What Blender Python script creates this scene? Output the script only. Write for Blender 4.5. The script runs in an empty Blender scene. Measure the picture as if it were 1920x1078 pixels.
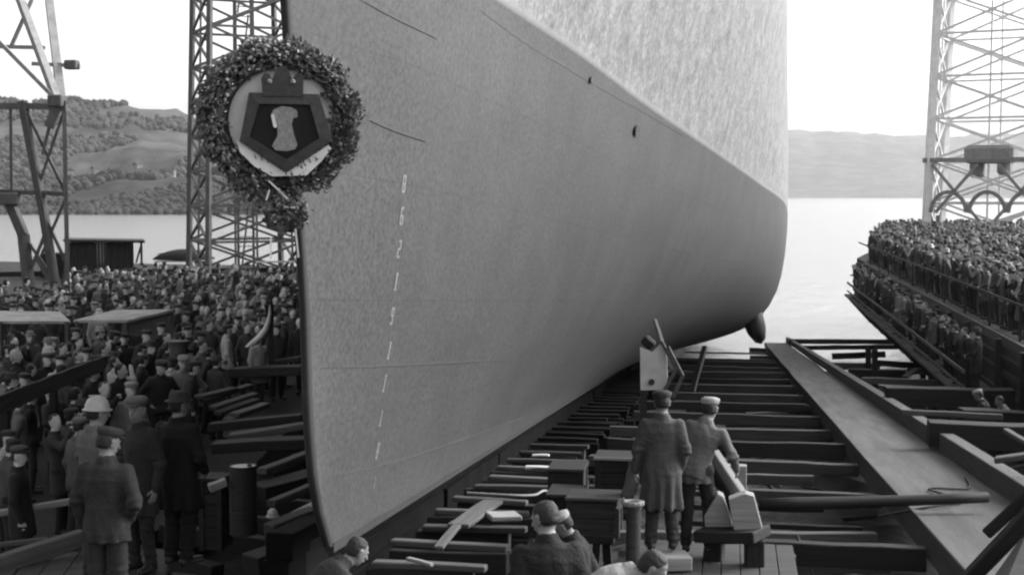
import bpy, bmesh, math, random
import numpy as np
from mathutils import Vector, Matrix, Euler, kdtree, noise
R = math.radians
random.seed(7)
scene = bpy.context.scene
COL = scene.collection

# ------------------------------------------------------------------ camera
F, W, H, HZ = 2637.0, 1920.0, 1078.0, 360.0
PITCH = math.atan((H / 2 - HZ) / F)
YAW = R(8.757)
DELTA = R(4.3965)                      # declivity of the slipway
CAM = Vector((0, 0, 4.0))
cam_d = bpy.data.cameras.new('camera')
cam_d.sensor_width = 36; cam_d.lens = 36 * F / W
cam_d.clip_start = 0.1; cam_d.clip_end = 12000
cam = bpy.data.objects.new('camera', cam_d); COL.objects.link(cam)
cam.location = CAM
cam.rotation_euler = Euler((R(90) - PITCH, 0, YAW), 'XYZ')
scene.camera = cam

# ------------------------------------------------------------------ world and sun (bright overcast, monochrome film)
SUN_EL, SUN_AZ = 34.0, 62.0            # azimuth clockwise from +Y (down the slip)
w = bpy.data.worlds.new('World'); scene.world = w; w.use_nodes = True
nt = w.node_tree; nt.nodes.clear()
sky = nt.nodes.new('ShaderNodeTexSky'); sky.sky_type = 'NISHITA'; sky.sun_disc = False
sky.sun_elevation = R(SUN_EL); sky.sun_rotation = R(SUN_AZ)
sky.air_density = 1.0; sky.dust_density = 6.0; sky.ozone_density = 1.0
bw = nt.nodes.new('ShaderNodeRGBToBW')
bg = nt.nodes.new('ShaderNodeBackground'); bg.inputs['Strength'].default_value = 0.15
wo = nt.nodes.new('ShaderNodeOutputWorld')
nt.links.new(sky.outputs[0], bw.inputs[0]); nt.links.new(bw.outputs[0], bg.inputs[0]); nt.links.new(bg.outputs[0], wo.inputs[0])
sd = bpy.data.lights.new('sun', 'SUN'); sd.energy = 0.55; sd.angle = R(15); sd.color = (1, 1, 1)
so = bpy.data.objects.new('sun', sd); COL.objects.link(so)
sv = Vector((math.sin(R(SUN_AZ)) * math.cos(R(SUN_EL)), math.cos(R(SUN_AZ)) * math.cos(R(SUN_EL)), math.sin(R(SUN_EL))))
so.rotation_euler = sv.to_track_quat('Z', 'Y').to_euler()
scene.view_settings.view_transform = 'Standard'; scene.view_settings.look = 'None'
scene.view_settings.exposure = 1.8; scene.view_settings.gamma = 1.0
scene.render.engine = 'CYCLES'
scene.cycles.filter_width = 2.3; scene.cycles.max_bounces = 6; scene.cycles.volume_bounces = 1

# ------------------------------------------------------------------ coordinates
FW = Vector((-math.sin(YAW) * math.cos(PITCH), math.cos(YAW) * math.cos(PITCH), -math.sin(PITCH)))
RT = Vector((math.cos(YAW), math.sin(YAW), 0)); UPV = RT.cross(FW)
AX = Vector((0, math.cos(DELTA), -math.sin(DELTA))); UX = Vector((0, math.sin(DELTA), math.cos(DELTA)))
def ray(x, y): return FW + RT * ((x - W / 2) / F) - UPV * ((y - H / 2) / F)
def S(D, l, u): return CAM + AX * D + Vector((l, 0, 0)) + UX * u      # slip coordinates -> world
def sp(x, y, D):                                                       # point on the ray at slip distance D
    d = ray(x, y); return CAM + d * (D / d.dot(AX))
def su(x, y, u):
    d = ray(x, y); return CAM + d * (u / d.dot(UX))
def pz(x, y, z):
    d = ray(x, y); return CAM + d * ((z - CAM.z) / d.z)
def pd(x, y, dist): return CAM + ray(x, y) * dist                      # camera depth

# ------------------------------------------------------------------ materials
def mat(name, v, rough=0.8, var=0.35, scale=3.0, bump=0.15, stretch=(1, 1, 1), fine=0.0, spec=0.3, metal=0.0, rnd=None, bscale=None):
    m = bpy.data.materials.new(name); m.use_nodes = True
    n = m.node_tree.nodes; L = m.node_tree.links; b = n['Principled BSDF']
    tc = n.new('ShaderNodeTexCoord'); mp = n.new('ShaderNodeMapping'); mp.inputs['Scale'].default_value = stretch
    L.new(tc.outputs['Object'], mp.inputs[0])
    nz = n.new('ShaderNodeTexNoise'); nz.inputs['Scale'].default_value = scale; nz.inputs['Detail'].default_value = 8; nz.inputs['Roughness'].default_value = 0.65
    L.new(mp.outputs[0], nz.inputs['Vector'])
    mr = n.new('ShaderNodeMapRange'); tight = var > 1; var = var - 1 if tight else var
    mr.inputs['From Min'].default_value = .41 if tight else 0.25; mr.inputs['From Max'].default_value = .59 if tight else 0.75
    mr.inputs['To Min'].default_value = v * (1 - var); mr.inputs['To Max'].default_value = v * (1 + var)
    L.new(nz.outputs[0], mr.inputs[0]); out = mr.outputs[0]
    if fine:
        n2 = n.new('ShaderNodeTexNoise'); n2.inputs['Scale'].default_value = 60 if fine > 0 else 30; n2.inputs['Detail'].default_value = 3
        L.new(mp.outputs[0], n2.inputs['Vector'])
        m2 = n.new('ShaderNodeMapRange'); m2.inputs['From Min'].default_value = 0.3; m2.inputs['From Max'].default_value = 0.7
        m2.inputs['To Min'].default_value = 1 - abs(fine); m2.inputs['To Max'].default_value = 1 + abs(fine)
        L.new(n2.outputs[0], m2.inputs[0])
        mu = n.new('ShaderNodeMath'); mu.operation = 'MULTIPLY'; L.new(out, mu.inputs[0]); L.new(m2.outputs[0], mu.inputs[1]); out = mu.outputs[0]
    if rnd:
        oi = n.new('ShaderNodeObjectInfo'); cr = n.new('ShaderNodeValToRGB'); cr.color_ramp.interpolation = 'LINEAR'
        els = cr.color_ramp.elements
        while len(els) < len(rnd): els.new(0.5)
        for e, (p, q) in zip(els, rnd): e.position = p; e.color = (q, q, q, 1)
        L.new(oi.outputs['Random'], cr.inputs[0])
        mu = n.new('ShaderNodeMath'); mu.operation = 'MULTIPLY'; L.new(out, mu.inputs[0]); L.new(cr.outputs[0], mu.inputs[1]); out = mu.outputs[0]
    L.new(out, b.inputs['Base Color'])
    b.inputs['Roughness'].default_value = rough; b.inputs['Metallic'].default_value = metal
    b.inputs['Specular IOR Level'].default_value = spec
    if bump:
        bp = n.new('ShaderNodeBump'); bp.inputs['Strength'].default_value = bump; bp.inputs['Distance'].default_value = 0.03
        src = nz.outputs[0]
        if bscale:
            n3 = n.new('ShaderNodeTexNoise'); n3.inputs['Scale'].default_value = bscale; n3.inputs['Detail'].default_value = 5
            L.new(mp.outputs[0], n3.inputs['Vector']); src = n3.outputs[0]
        L.new(src, bp.inputs['Height']); L.new(bp.outputs[0], b.inputs['Normal'])
    return m
M = {}
WS = (0.35, 6, 6)
M['wood'] = mat('weathered_wood', 0.062, 0.85, 0.5, 3, 0.5, WS)
M['wood_dark'] = mat('tarred_wood', 0.01, 0.8, 0.6, 3, 0.5, WS)
M['wood_mid'] = mat('old_timber', 0.03, 0.85, 0.6, 3, 0.6, WS)
M['wood_light'] = mat('fresh_sawn_wood', 0.2, 0.75, 0.35, 3, 0.4, WS)
M['pale'] = mat('pale_paint', 0.42, 0.6, 0.25, 3, 0.2)
M['greased'] = mat('greased_way', 0.085, 0.95, 0.35, 1.2, 0.3, (0.3, 3, 3), fine=0.3, spec=0.08)
M['steel'] = mat('dark_steel', 0.015, 0.6, 0.5, 4, 0.3)
M['steel_mid'] = mat('grey_steel', 0.06, 0.6, 0.4, 4, 0.3)
M['shade_wood'] = mat('shade_black_baulk', 0.004, 0.95, 0.6, 3, 0.5, WS, spec=.1)  # near-black colour stands in for the deep shade under the hull
M['ground'] = mat('trodden_earth', 0.014, 0.95, 0.6, 1.3, 0.8, bscale=9)
M['slipground'] = mat('oily_rubble', 0.007, 0.9, 0.8, 1.7, 1.0, bscale=6)
M['deck'] = mat('plank_deck', 0.04, 0.9, 0.5, 2, 0.4, (0.4, 5, 5))
M['skin'] = mat('skin', 0.17, 0.6, 0.15, 8, 0.1)
M['hair'] = mat('dark_hair', 0.012, 0.6, 0.4, 30, 0.6)
M['coat_grey'] = mat('grey_serge', 0.05, 0.9, 0.3, 6, 0.35, bscale=45)
M['coat_dark'] = mat('black_wool', 0.006, 0.9, 0.4, 6, 0.35, bscale=45)
M['coat_mid'] = mat('worn_denim', 0.02, 0.9, 0.45, 6, 0.35, bscale=45)
M['coat_light'] = mat('pale_jacket', 0.085, 0.9, 0.3, 6, 0.35, bscale=45)
M['shirt_white'] = mat('pale_cotton', 0.2, 0.85, 0.2, 6, 0.35, bscale=45)
M['trousers'] = mat('dark_trousers', 0.015, 0.9, 0.4, 6, 0.35, bscale=45)
M['trousers_grey'] = mat('grey_trousers', 0.022, 0.9, 0.4, 6, 0.35, bscale=45)
M['shoe'] = mat('black_leather', 0.012, 0.4, 0.3, 8, 0.2)
M['helmet'] = mat('aluminium_helmet', 0.28, 0.35, 0.15, 6, 0.1, spec=0.5)
M['cap'] = mat('cloth_cap', 0.03, 0.9, 0.4, 20, 0.5)
M['cap_pale'] = mat('pale_cloth_cap', 0.24, 0.9, 0.2, 20, 0.5)
M['c_coat'] = mat('crowd_coat', 1.0, 0.9, 0.3, 5, 0.5, rnd=[(0, .008), (.4, .022), (.66, .05), (.84, .11), (.93, .22), (1, .42)])
M['c_trou'] = mat('crowd_trousers', 1.0, 0.9, 0.3, 5, 0.5, rnd=[(0, .025), (.3, .01), (.7, .02), (1, .05)])
M['c_hat'] = mat('crowd_hat', 1.0, 0.9, 0.3, 5, 0.3, rnd=[(0, .2), (.12, .02), (.5, .04), (.85, .02), (1, .3)])
M['c_skin'] = mat('crowd_skin', 0.42, 0.6, 0.2, 8, 0.1)

# ------------------------------------------------------------------ object helpers
def tag(o, label=None, cat=None, group=None, kind=None):
    if label: o['label'] = label
    if cat: o['category'] = cat
    if group: o['group'] = group
    if kind: o['kind'] = kind
    return o
def nth(i):
    return str(i) + ('th' if 10 <= i % 100 <= 20 else {1: 'st', 2: 'nd', 3: 'rd'}.get(i % 10, 'th'))
def empty(name, loc, label, cat, group=None, rot=(0, 0, 0)):
    o = bpy.data.objects.new(name, None); COL.objects.link(o); o.location = loc; o.rotation_euler = rot
    o.empty_display_size = 0.2
    return tag(o, label, cat, group)
def link(name, me, mats, parent=None, loc=None, smooth=False):
    if isinstance(me, bmesh.types.BMesh):
        bm = me; me = bpy.data.meshes.new(name); bm.to_mesh(me); bm.free()
    if not isinstance(mats, (list, tuple)): mats = [mats]
    if mats and not me.materials:
        for m in mats: me.materials.append(m)
    if smooth:
        for p in me.polygons: p.use_smooth = True
    o = bpy.data.objects.new(name, me); COL.objects.link(o)
    if parent is not None:
        o.parent = parent
        if loc is None: o.matrix_parent_inverse = Matrix.Identity(4)
    if loc is not None: o.location = loc
    return o
def wparent(o, parent):                    # keep world placement
    bpy.context.view_layer.update()
    mw = o.matrix_world.copy(); o.parent = parent
    o.matrix_parent_inverse = parent.matrix_world.inverted(); o.matrix_world = mw
    return o
def bx(bm, c, s, rot=None, bev=0.0):
    g = bmesh.ops.create_cube(bm, size=1.0); vs = g['verts']
    mtx = Matrix.Translation(Vector(c)) @ (rot.to_4x4() if rot is not None else Matrix.Identity(4)) @ Matrix.Diagonal((s[0], s[1], s[2], 1))
    bmesh.ops.transform(bm, matrix=mtx, verts=vs)
    if bev:
        es = list({e for v in vs for e in v.link_edges})
        bmesh.ops.bevel(bm, geom=es, offset=bev, segments=1, affect='EDGES')
    return vs
def frame_for(d, upv=Vector((0, 0, 1))):
    x = d.normalized(); z = upv - x * x.dot(upv)
    if z.length < 1e-4: z = Vector((1, 0, 0)) - x * x.x
    z.normalize(); y = z.cross(x)
    return Matrix((x, y, z)).transposed()
def bar(bm, a, b, wd, ht=None, upv=Vector((0, 0, 1)), bev=0.0):
    a = Vector(a); b = Vector(b); d = b - a
    bx(bm, (a + b) / 2, (d.length, wd, ht or wd), frame_for(d, upv), bev)
def rod(bm, a, b, r1, r2=None, n=8, caps=True):
    a = Vector(a); b = Vector(b); d = b - a; r2 = r1 if r2 is None else r2
    fr = frame_for(d); rings = []
    for p, r in ((a, r1), (b, r2)):
        rings.append([bm.verts.new(p + fr @ Vector((0, r * math.cos(t * 2 * math.pi / n), r * math.sin(t * 2 * math.pi / n)))) for t in range(n)])
    for i in range(n): bm.faces.new((rings[0][i], rings[0][(i + 1) % n], rings[1][(i + 1) % n], rings[1][i]))
    if caps: bm.faces.new(rings[0][::-1]); bm.faces.new(rings[1])
def beam(name, a, b, wd, ht, m, label=None, cat=None, group=None, parent=None, upv=Vector((0, 0, 1)), round_=False, kind=None, bev=0.012, sag=0.0, taper=1.0):
    """a timber as one object: origin at a, local X along its length; edges worn a little unevenly"""
    a = Vector(a); b = Vector(b); d = b - a; L = d.length
    bm = bmesh.new(); n = max(2, min(14, int(L / 0.5)))
    rnd = random.Random(int(L * 1000) + int(a.x * 100))
    k = 10 if round_ else 4
    rings = []
    for i in range(n + 1):
        t = i / n; wv = 1 + rnd.uniform(-.05, .05); ox = rnd.uniform(-.006, .006); oz = rnd.uniform(-.008, .008) - sag * 4 * t * (1 - t)
        s_ = wv * (1 + (taper - 1) * t)
        if round_: ring = [(0, wd / 2 * s_ * math.cos(q * 2 * math.pi / k), ht / 2 * s_ * math.sin(q * 2 * math.pi / k)) for q in range(k)]
        else: ring = [(0, y * wd / 2 * s_, z * ht / 2 * s_) for y, z in ((-1, -1), (1, -1), (1, 1), (-1, 1))]
        ex = 0
        rings.append([bm.verts.new((t * L, y + ox, z + oz)) for _, y, z in ring])
    for i in range(n):
        for q in range(k): bm.faces.new((rings[i][q], rings[i][(q + 1) % k], rings[i + 1][(q + 1) % k], rings[i + 1][q]))
    bm.faces.new(rings[0][::-1]); bm.faces.new(rings[-1])
    bmesh.ops.recalc_face_normals(bm, faces=bm.faces)
    if not round_ and bev:
        es = [e for e in bm.edges if len(e.link_faces) == 2 and e.calc_face_angle(0) > 1.0]
        bmesh.ops.bevel(bm, geom=es, offset=min(bev, wd * .2, ht * .2), segments=1, affect='EDGES')
    o = link(name, bm, m, smooth=round_)
    o.matrix_world = Matrix.Translation(a) @ frame_for(d, upv).to_4x4()
    if parent is not None: wparent(o, parent)
    return tag(o, label, cat, group, kind)
def poly_prism(bm, pts, n, th):
    """extrude planar world polygon pts by n*th"""
    n = Vector(n)
    a = [bm.verts.new(Vector(p)) for p in pts]; b = [bm.verts.new(Vector(p) + n * th) for p in pts]
    bm.faces.new(a); bm.faces.new(b[::-1])
    for i in range(len(pts)): bm.faces.new((a[i], b[i], b[(i + 1) % len(pts)], a[(i + 1) % len(pts)]))
    bmesh.ops.recalc_face_normals(bm, faces=bm.faces)
def copy_thing(o, loc, rz=None, scale=None, label=None, group=None):
    c = o.copy(); COL.objects.link(c); c.location = loc
    if rz is not None: c.rotation_euler = (0, 0, rz)
    if scale is not None: c.scale = scale
    if label: c['label'] = label
    if group: c['group'] = group
    for ch in o.children:
        k = ch.copy(); COL.objects.link(k); k.parent = c
        for g in ch.children:
            q = g.copy(); COL.objects.link(q); q.parent = k
    return c
#%%STRUCT
# ================================================================== LARGE STRUCTURE
WATER_Z = -6.3
YARD_Z = -0.8
# water: one sheet to the far shores
def water():
    m = bpy.data.materials.new('fjord_water'); m.use_nodes = True
    n = m.node_tree.nodes; L = m.node_tree.links; b = n['Principled BSDF']
    b.inputs['Base Color'].default_value = (.10, .10, .10, 1); b.inputs['Roughness'].default_value = 0.22
    b.inputs['Specular IOR Level'].default_value = 0.5; b.inputs['IOR'].default_value = 1.33
    tc = n.new('ShaderNodeTexCoord'); mp = n.new('ShaderNodeMapping'); mp.inputs['Scale'].default_value = (1, .35, 1)
    nz = n.new('ShaderNodeTexNoise'); nz.inputs['Scale'].default_value = 0.5; nz.inputs['Detail'].default_value = 8
    bp = n.new('ShaderNodeBump'); bp.inputs['Strength'].default_value = 0.8; bp.inputs['Distance'].default_value = 0.25
    L.new(tc.outputs['Object'], mp.inputs[0]); L.new(mp.outputs[0], nz.inputs['Vector']); L.new(nz.outputs[0], bp.inputs['Height']); L.new(bp.outputs[0], b.inputs['Normal'])
    bm = bmesh.new()
    vs = [bm.verts.new(p) for p in ((-4500, -200, WATER_Z), (4500, -200, WATER_Z), (4500, 6000, WATER_Z), (-4500, 6000, WATER_Z))]
    bm.faces.new(vs)
    tag(link('water', bm, m), kind='structure')
water()

# hills beyond the water
HP = {}
def hill(name, rows, m, seed, nx=150, amp=6.0):
    """rows: list of (list of (x_px, y_px), depth m) from the shore up; interpolated along x"""
    bm = bmesh.new(); grid = []
    def at(prof, x):
        xs = [p[0] for p in prof]; ys = [p[1] for p in prof]
        return float(np.interp(x, xs, ys))
    x0, x1 = rows[0][0][0][0], rows[0][0][-1][0]
    sub = 6
    for r in range((len(rows) - 1) * sub + 1):
        k = min(r // sub, len(rows) - 2); t = (r - k * sub) / sub
        line = []
        for i in range(nx + 1):
            x = x0 + (x1 - x0) * i / nx
            ya, yb = at(rows[k][0], x), at(rows[k + 1][0], x); da, db = rows[k][1], rows[k + 1][1]
            d = da + (db - da) * t; y = ya + (yb - ya) * t
            p = pd(x, y, d)
            a = 0 if r == 0 else amp * min(1, r / 4)
            p.z += a * noise.noise(Vector((p.x * .02, p.y * .02, seed))) + a * .5 * noise.noise(Vector((p.x * .08, p.y * .08, seed + 3)))
            if r == 0: p.z = WATER_Z - 1
            line.append(bm.verts.new(p))
        grid.append(line)
    # back side down
    line = [bm.verts.new(Vector((v.co.x * 1.25, v.co.y * 1.25, WATER_Z - 5))) for v in grid[-1]]; grid.append(line)
    for a, b in zip(grid, grid[1:]):
        for i in range(nx): bm.faces.new((a[i], a[i + 1], b[i + 1], b[i]))
    bmesh.ops.recalc_face_normals(bm, faces=bm.faces)
    HP[seed] = [[v.co.copy() for v in ln] for ln in grid[:-1]]
    return tag(link(name, bm, m, smooth=True), kind='structure')
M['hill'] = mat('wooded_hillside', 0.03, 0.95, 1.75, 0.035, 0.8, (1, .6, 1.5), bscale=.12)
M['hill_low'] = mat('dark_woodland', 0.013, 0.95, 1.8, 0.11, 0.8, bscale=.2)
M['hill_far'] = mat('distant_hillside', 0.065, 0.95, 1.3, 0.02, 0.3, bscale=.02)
hill('hills', [
    ([(-700, 424), (0, 418), (130, 424), (380, 408), (560, 400), (900, 395)], 640),
    ([(-700, 350), (0, 345), (120, 345), (200, 330), (320, 335), (400, 330), (560, 330), (900, 340)], 720),
], M['hill_low'], 1, amp=3)
hill('hills', [
    ([(-700, 400), (560, 400), (1000, 400)], 760),
    ([(-700, 300), (0, 300), (150, 285), (400, 295), (1000, 300)], 900),
    ([(-700, 215), (0, 188), (120, 196), (200, 200), (250, 194), (330, 205), (372, 232), (450, 255), (600, 280), (1000, 320)], 1150),
], M['hill'], 5, amp=6)
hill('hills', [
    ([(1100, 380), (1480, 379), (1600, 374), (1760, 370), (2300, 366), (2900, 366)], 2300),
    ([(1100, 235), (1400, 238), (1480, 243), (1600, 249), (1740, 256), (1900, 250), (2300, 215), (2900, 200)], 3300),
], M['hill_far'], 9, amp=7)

# woodland: clumped crowns covering the near slopes and skyline
def woodland(seed, count, m, sz, label, x0=-99, keep=.0):
    rw = random.Random(seed * 7 + 1); g = HP[seed]; V = []; Fc = []
    bmi = bmesh.new(); bmesh.ops.create_icosphere(bmi, subdivisions=1, radius=1); base = [v.co.copy() for v in bmi.verts]; bf = [tuple(v.index for v in f.verts) for f in bmi.faces]; bmi.free()
    n = 0; tries = 0
    while n < count and tries < count * 20:
        tries += 1
        j = rw.random() * (len(g) - 1.01); i = rw.random() * (len(g[0]) - 1.01); j0, i0 = int(j), int(i); tj, ti = j - j0, i - i0
        if rw.random() < .12: j0 = len(g) - 2; tj = 1
        p = (g[j0][i0] * (1 - ti) + g[j0][i0 + 1] * ti) * (1 - tj) + (g[j0 + 1][i0] * (1 - ti) + g[j0 + 1][i0 + 1] * ti) * tj
        if noise.noise(Vector((p.x * .012, p.y * .012, seed))) < keep: continue
        s_ = sz * rw.uniform(.6, 1.4); off = len(V)
        for v in base:
            k = 1 + rw.uniform(-.2, .2); V.append((p.x + v.x * s_ * k, p.y + v.y * s_ * k, p.z + s_ * .5 + v.z * s_ * k * 1.1))
        Fc += [tuple(q + off for q in f) for f in bf]; n += 1
    me = bpy.data.meshes.new('woodland'); me.from_pydata(V, [], Fc)
    tag(link('woodland', me, m, smooth=True), label, 'woodland', kind='stuff')
M['trees_a'] = mat('conifer_mass', 0.02, .95, 1.6, .08, 0); M['trees_b'] = mat('birch_mass', 0.028, .95, 1.6, .05, 0); M['trees_c'] = mat('far_tree_mass', 0.12, .95, .2, .02, 0)
woodland(1, 6500, M['trees_a'], 2.0, 'dark woodland along the far shore at the left', keep=-.25)
woodland(5, 9500, M['trees_b'], 2.3, 'patchy woodland on the upper hillside at the left', keep=-.12)
# scattered pale houses on the slope across the water
M['house'] = mat('distant_house_wall', 0.13, .9, .3, .5, 0); M['house_roof'] = mat('distant_house_roof', 0.03, .9, .3, .5, 0)
rh = random.Random(5)
for i in range(13):
    x = (8, 40, 66, 132, 150, 178, 205, 236, 262, 290, 318, 342, 362)[i] + rh.uniform(-4, 4); y = rh.uniform(288, 330) if x < 300 else rh.uniform(296, 334)
    q = pd(x, y, 850 + (325 - y) * 2.2); a = rh.uniform(0, math.pi); w_, d_, h_ = rh.uniform(3.5, 6), rh.uniform(3.5, 5), rh.uniform(1.5, 3)
    e = empty('house', q - Vector((0, 0, 3)), 'tiny pale house on the hillside across the water, %s from the left' % nth(i + 1), 'house', 'houses across the water', (0, 0, a))
    bm = bmesh.new(); bx(bm, (0, 0, h_ / 2 + 1), (w_, d_, h_ + 4)); link('wall', bm, M['house'], parent=e)
    bm = bmesh.new(); z0 = h_ + 3.0; poly_prism(bm, [(-w_ / 2 - .3, -d_ / 2 - .4, z0), (-w_ / 2 - .3, d_ / 2 + .4, z0), (-w_ / 2 - .3, 0, z0 + d_ * .45)], (1, 0, 0), w_ + .6); link('roof', bm, M['house_roof'], parent=e)
# yard on the left, terrain under everything (stops at the quay edge), the slip pit
def sheet(name, pts, m, th=1.0, sub=0, rough=0.0):
    bm = bmesh.new(); poly_prism(bm, pts, (0, 0, -1), th)
    if sub:
        bmesh.ops.triangulate(bm, faces=bm.faces)
        bmesh.ops.subdivide_edges(bm, edges=bm.edges, cuts=sub, use_grid_fill=True)
    return tag(link(name, bm, m), kind='structure')
sheet('ground', [(-80, -30, YARD_Z), (-8.0, -30, YARD_Z), (-8.0, 22, YARD_Z), (-9.2, 30, YARD_Z), (-10.2, 60, YARD_Z), (-10.2, 86, YARD_Z), (-60, 92, YARD_Z), (-80, 90, YARD_Z)], M['ground'], 6.5)
def slipground():
    bm = bmesh.new(); nx, ny = 44, 150; g = []
    for j in range(ny + 1):
        D = -20 + 145 * j / ny; row = []
        for i in range(nx + 1):
            l = -9.5 + 17.0 * i / nx
            p = S(D, l, -4.0)
            p.z += .22 * noise.noise(Vector((p.x * 1.1, p.y * .9, 0))) + .12 * noise.noise(Vector((p.x * 3, p.y * 3, 5)))
            row.append(bm.verts.new(p))
        g.append(row)
    for j in range(ny):
        for i in range(nx): bm.faces.new((g[j][i], g[j][i + 1], g[j + 1][i + 1], g[j + 1][i]))
    tag(link('slipway_ground', bm, M['slipground']), kind='structure')
slipground()

# ------------------------------------------------------------------ ship
KU = -2.33
ZC = [0, .3, .6, 1.2, 1.8, 2.8, 4.2, 5.8, 8, 11, 15]
STEM = ([0, .51, 1.165, 2.3, 2.82, 3.73, 4.8, 8, 11, 15], [12.85, 12.4, 12.17, 11.99, 11.85, 11.63, 11.36, 10.5, 9.6, 8.2])
TAB = {13.9: [.05, .08, .12, .22, .33, .50, .68, .82, 1.10, 1.60, 2.3],
       16: [.07, .11, .17, .32, .48, .72, .94, 1.11, 1.50, 2.10, 2.9],
       19: [.08, .15, .25, .47, .70, 1.02, 1.34, 1.58, 2.05, 2.70, 3.5],
       24: [.10, .20, .35, .68, 1.02, 1.48, 1.90, 2.20, 2.70, 3.40, 4.2],
       33: [.12, .35, .62, 1.20, 1.75, 2.45, 3.05, 3.46, 3.95, 4.45, 4.9],
       41: [.12, .60, 1.10, 2.05, 2.85, 3.70, 4.25, 4.55, 4.90, 5.18, 5.3],
       50: [.13, .90, 1.80, 3.30, 4.30, 5.10, 5.52, 5.66, 5.68, 5.66, 5.6],
       60: [.15, 1.3, 2.62, 4.35, 5.12, 5.70, 5.98, 6.06, 6.05, 6.00, 5.98],
       72: [.15, 1.3, 2.5, 4.25, 5.10, 5.70, 5.98, 6.06, 6.05, 6.00, 5.98],
       90: [.15, .3, .7, 2.2, 3.6, 5.0, 5.7, 5.9, 6.0, 6.0, 5.9],
       106: [.1, .1, .15, .5, 1.3, 2.9, 4.6, 5.2, 5.4, 5.4, 5.3],
       116: [.03, .03, .03, .05, .1, .5, 1.8, 3.2, 3.6, 3.7, 3.7]}
def pchip(xs, ys):
    xs = np.array(xs, float); ys = np.array(ys, float); h = np.diff(xs); dl = np.diff(ys) / h; m = np.zeros(len(xs))
    m[0] = dl[0]; m[-1] = dl[-1]
    for i in range(1, len(xs) - 1):
        if dl[i - 1] * dl[i] > 0:
            w1 = 2 * h[i] + h[i - 1]; w2 = h[i] + 2 * h[i - 1]; m[i] = (w1 + w2) / (w1 / dl[i - 1] + w2 / dl[i])
    def f(x):
        i = int(np.clip(np.searchsorted(xs, x) - 1, 0, len(xs) - 2)); t = (x - xs[i]) / h[i]
        t = min(max(t, 0), 1)
        return ((1 + 2 * t) * (1 - t) ** 2) * ys[i] + t * (1 - t) ** 2 * h[i] * m[i] + t * t * (3 - 2 * t) * ys[i + 1] + t * t * (t - 1) * h[i] * m[i + 1]
    return f
stem_f = pchip(*STEM)
sec_f = {D: pchip(ZC, TAB[D]) for D in TAB}
_hc = {}
def hb(D, z):
    key = round(z, 4)
    if key not in _hc:
        s0 = stem_f(z); xs = [s0]; ys = [.03]
        for DD in sorted(TAB):
            if DD > s0 + 0.8: xs.append(DD); ys.append(sec_f[DD](z))
        _hc[key] = pchip(xs, ys)
    return _hc[key](D)
def hull_pt(D, z, off=0.0):
    b = hb(D, z)
    if off:
        db = (hb(D + .05, z) - hb(D - .05, z)) / .1; dz = (hb(D, z + .05) - hb(D, max(z - .05, 0))) / .1
        n = Vector((1, -db, -dz)).normalized()
        return S(D + off * n.y, -3.7 + b + off * n.x, KU + z + off * n.z)
    return S(D, -3.7 + b, KU + z)
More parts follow.
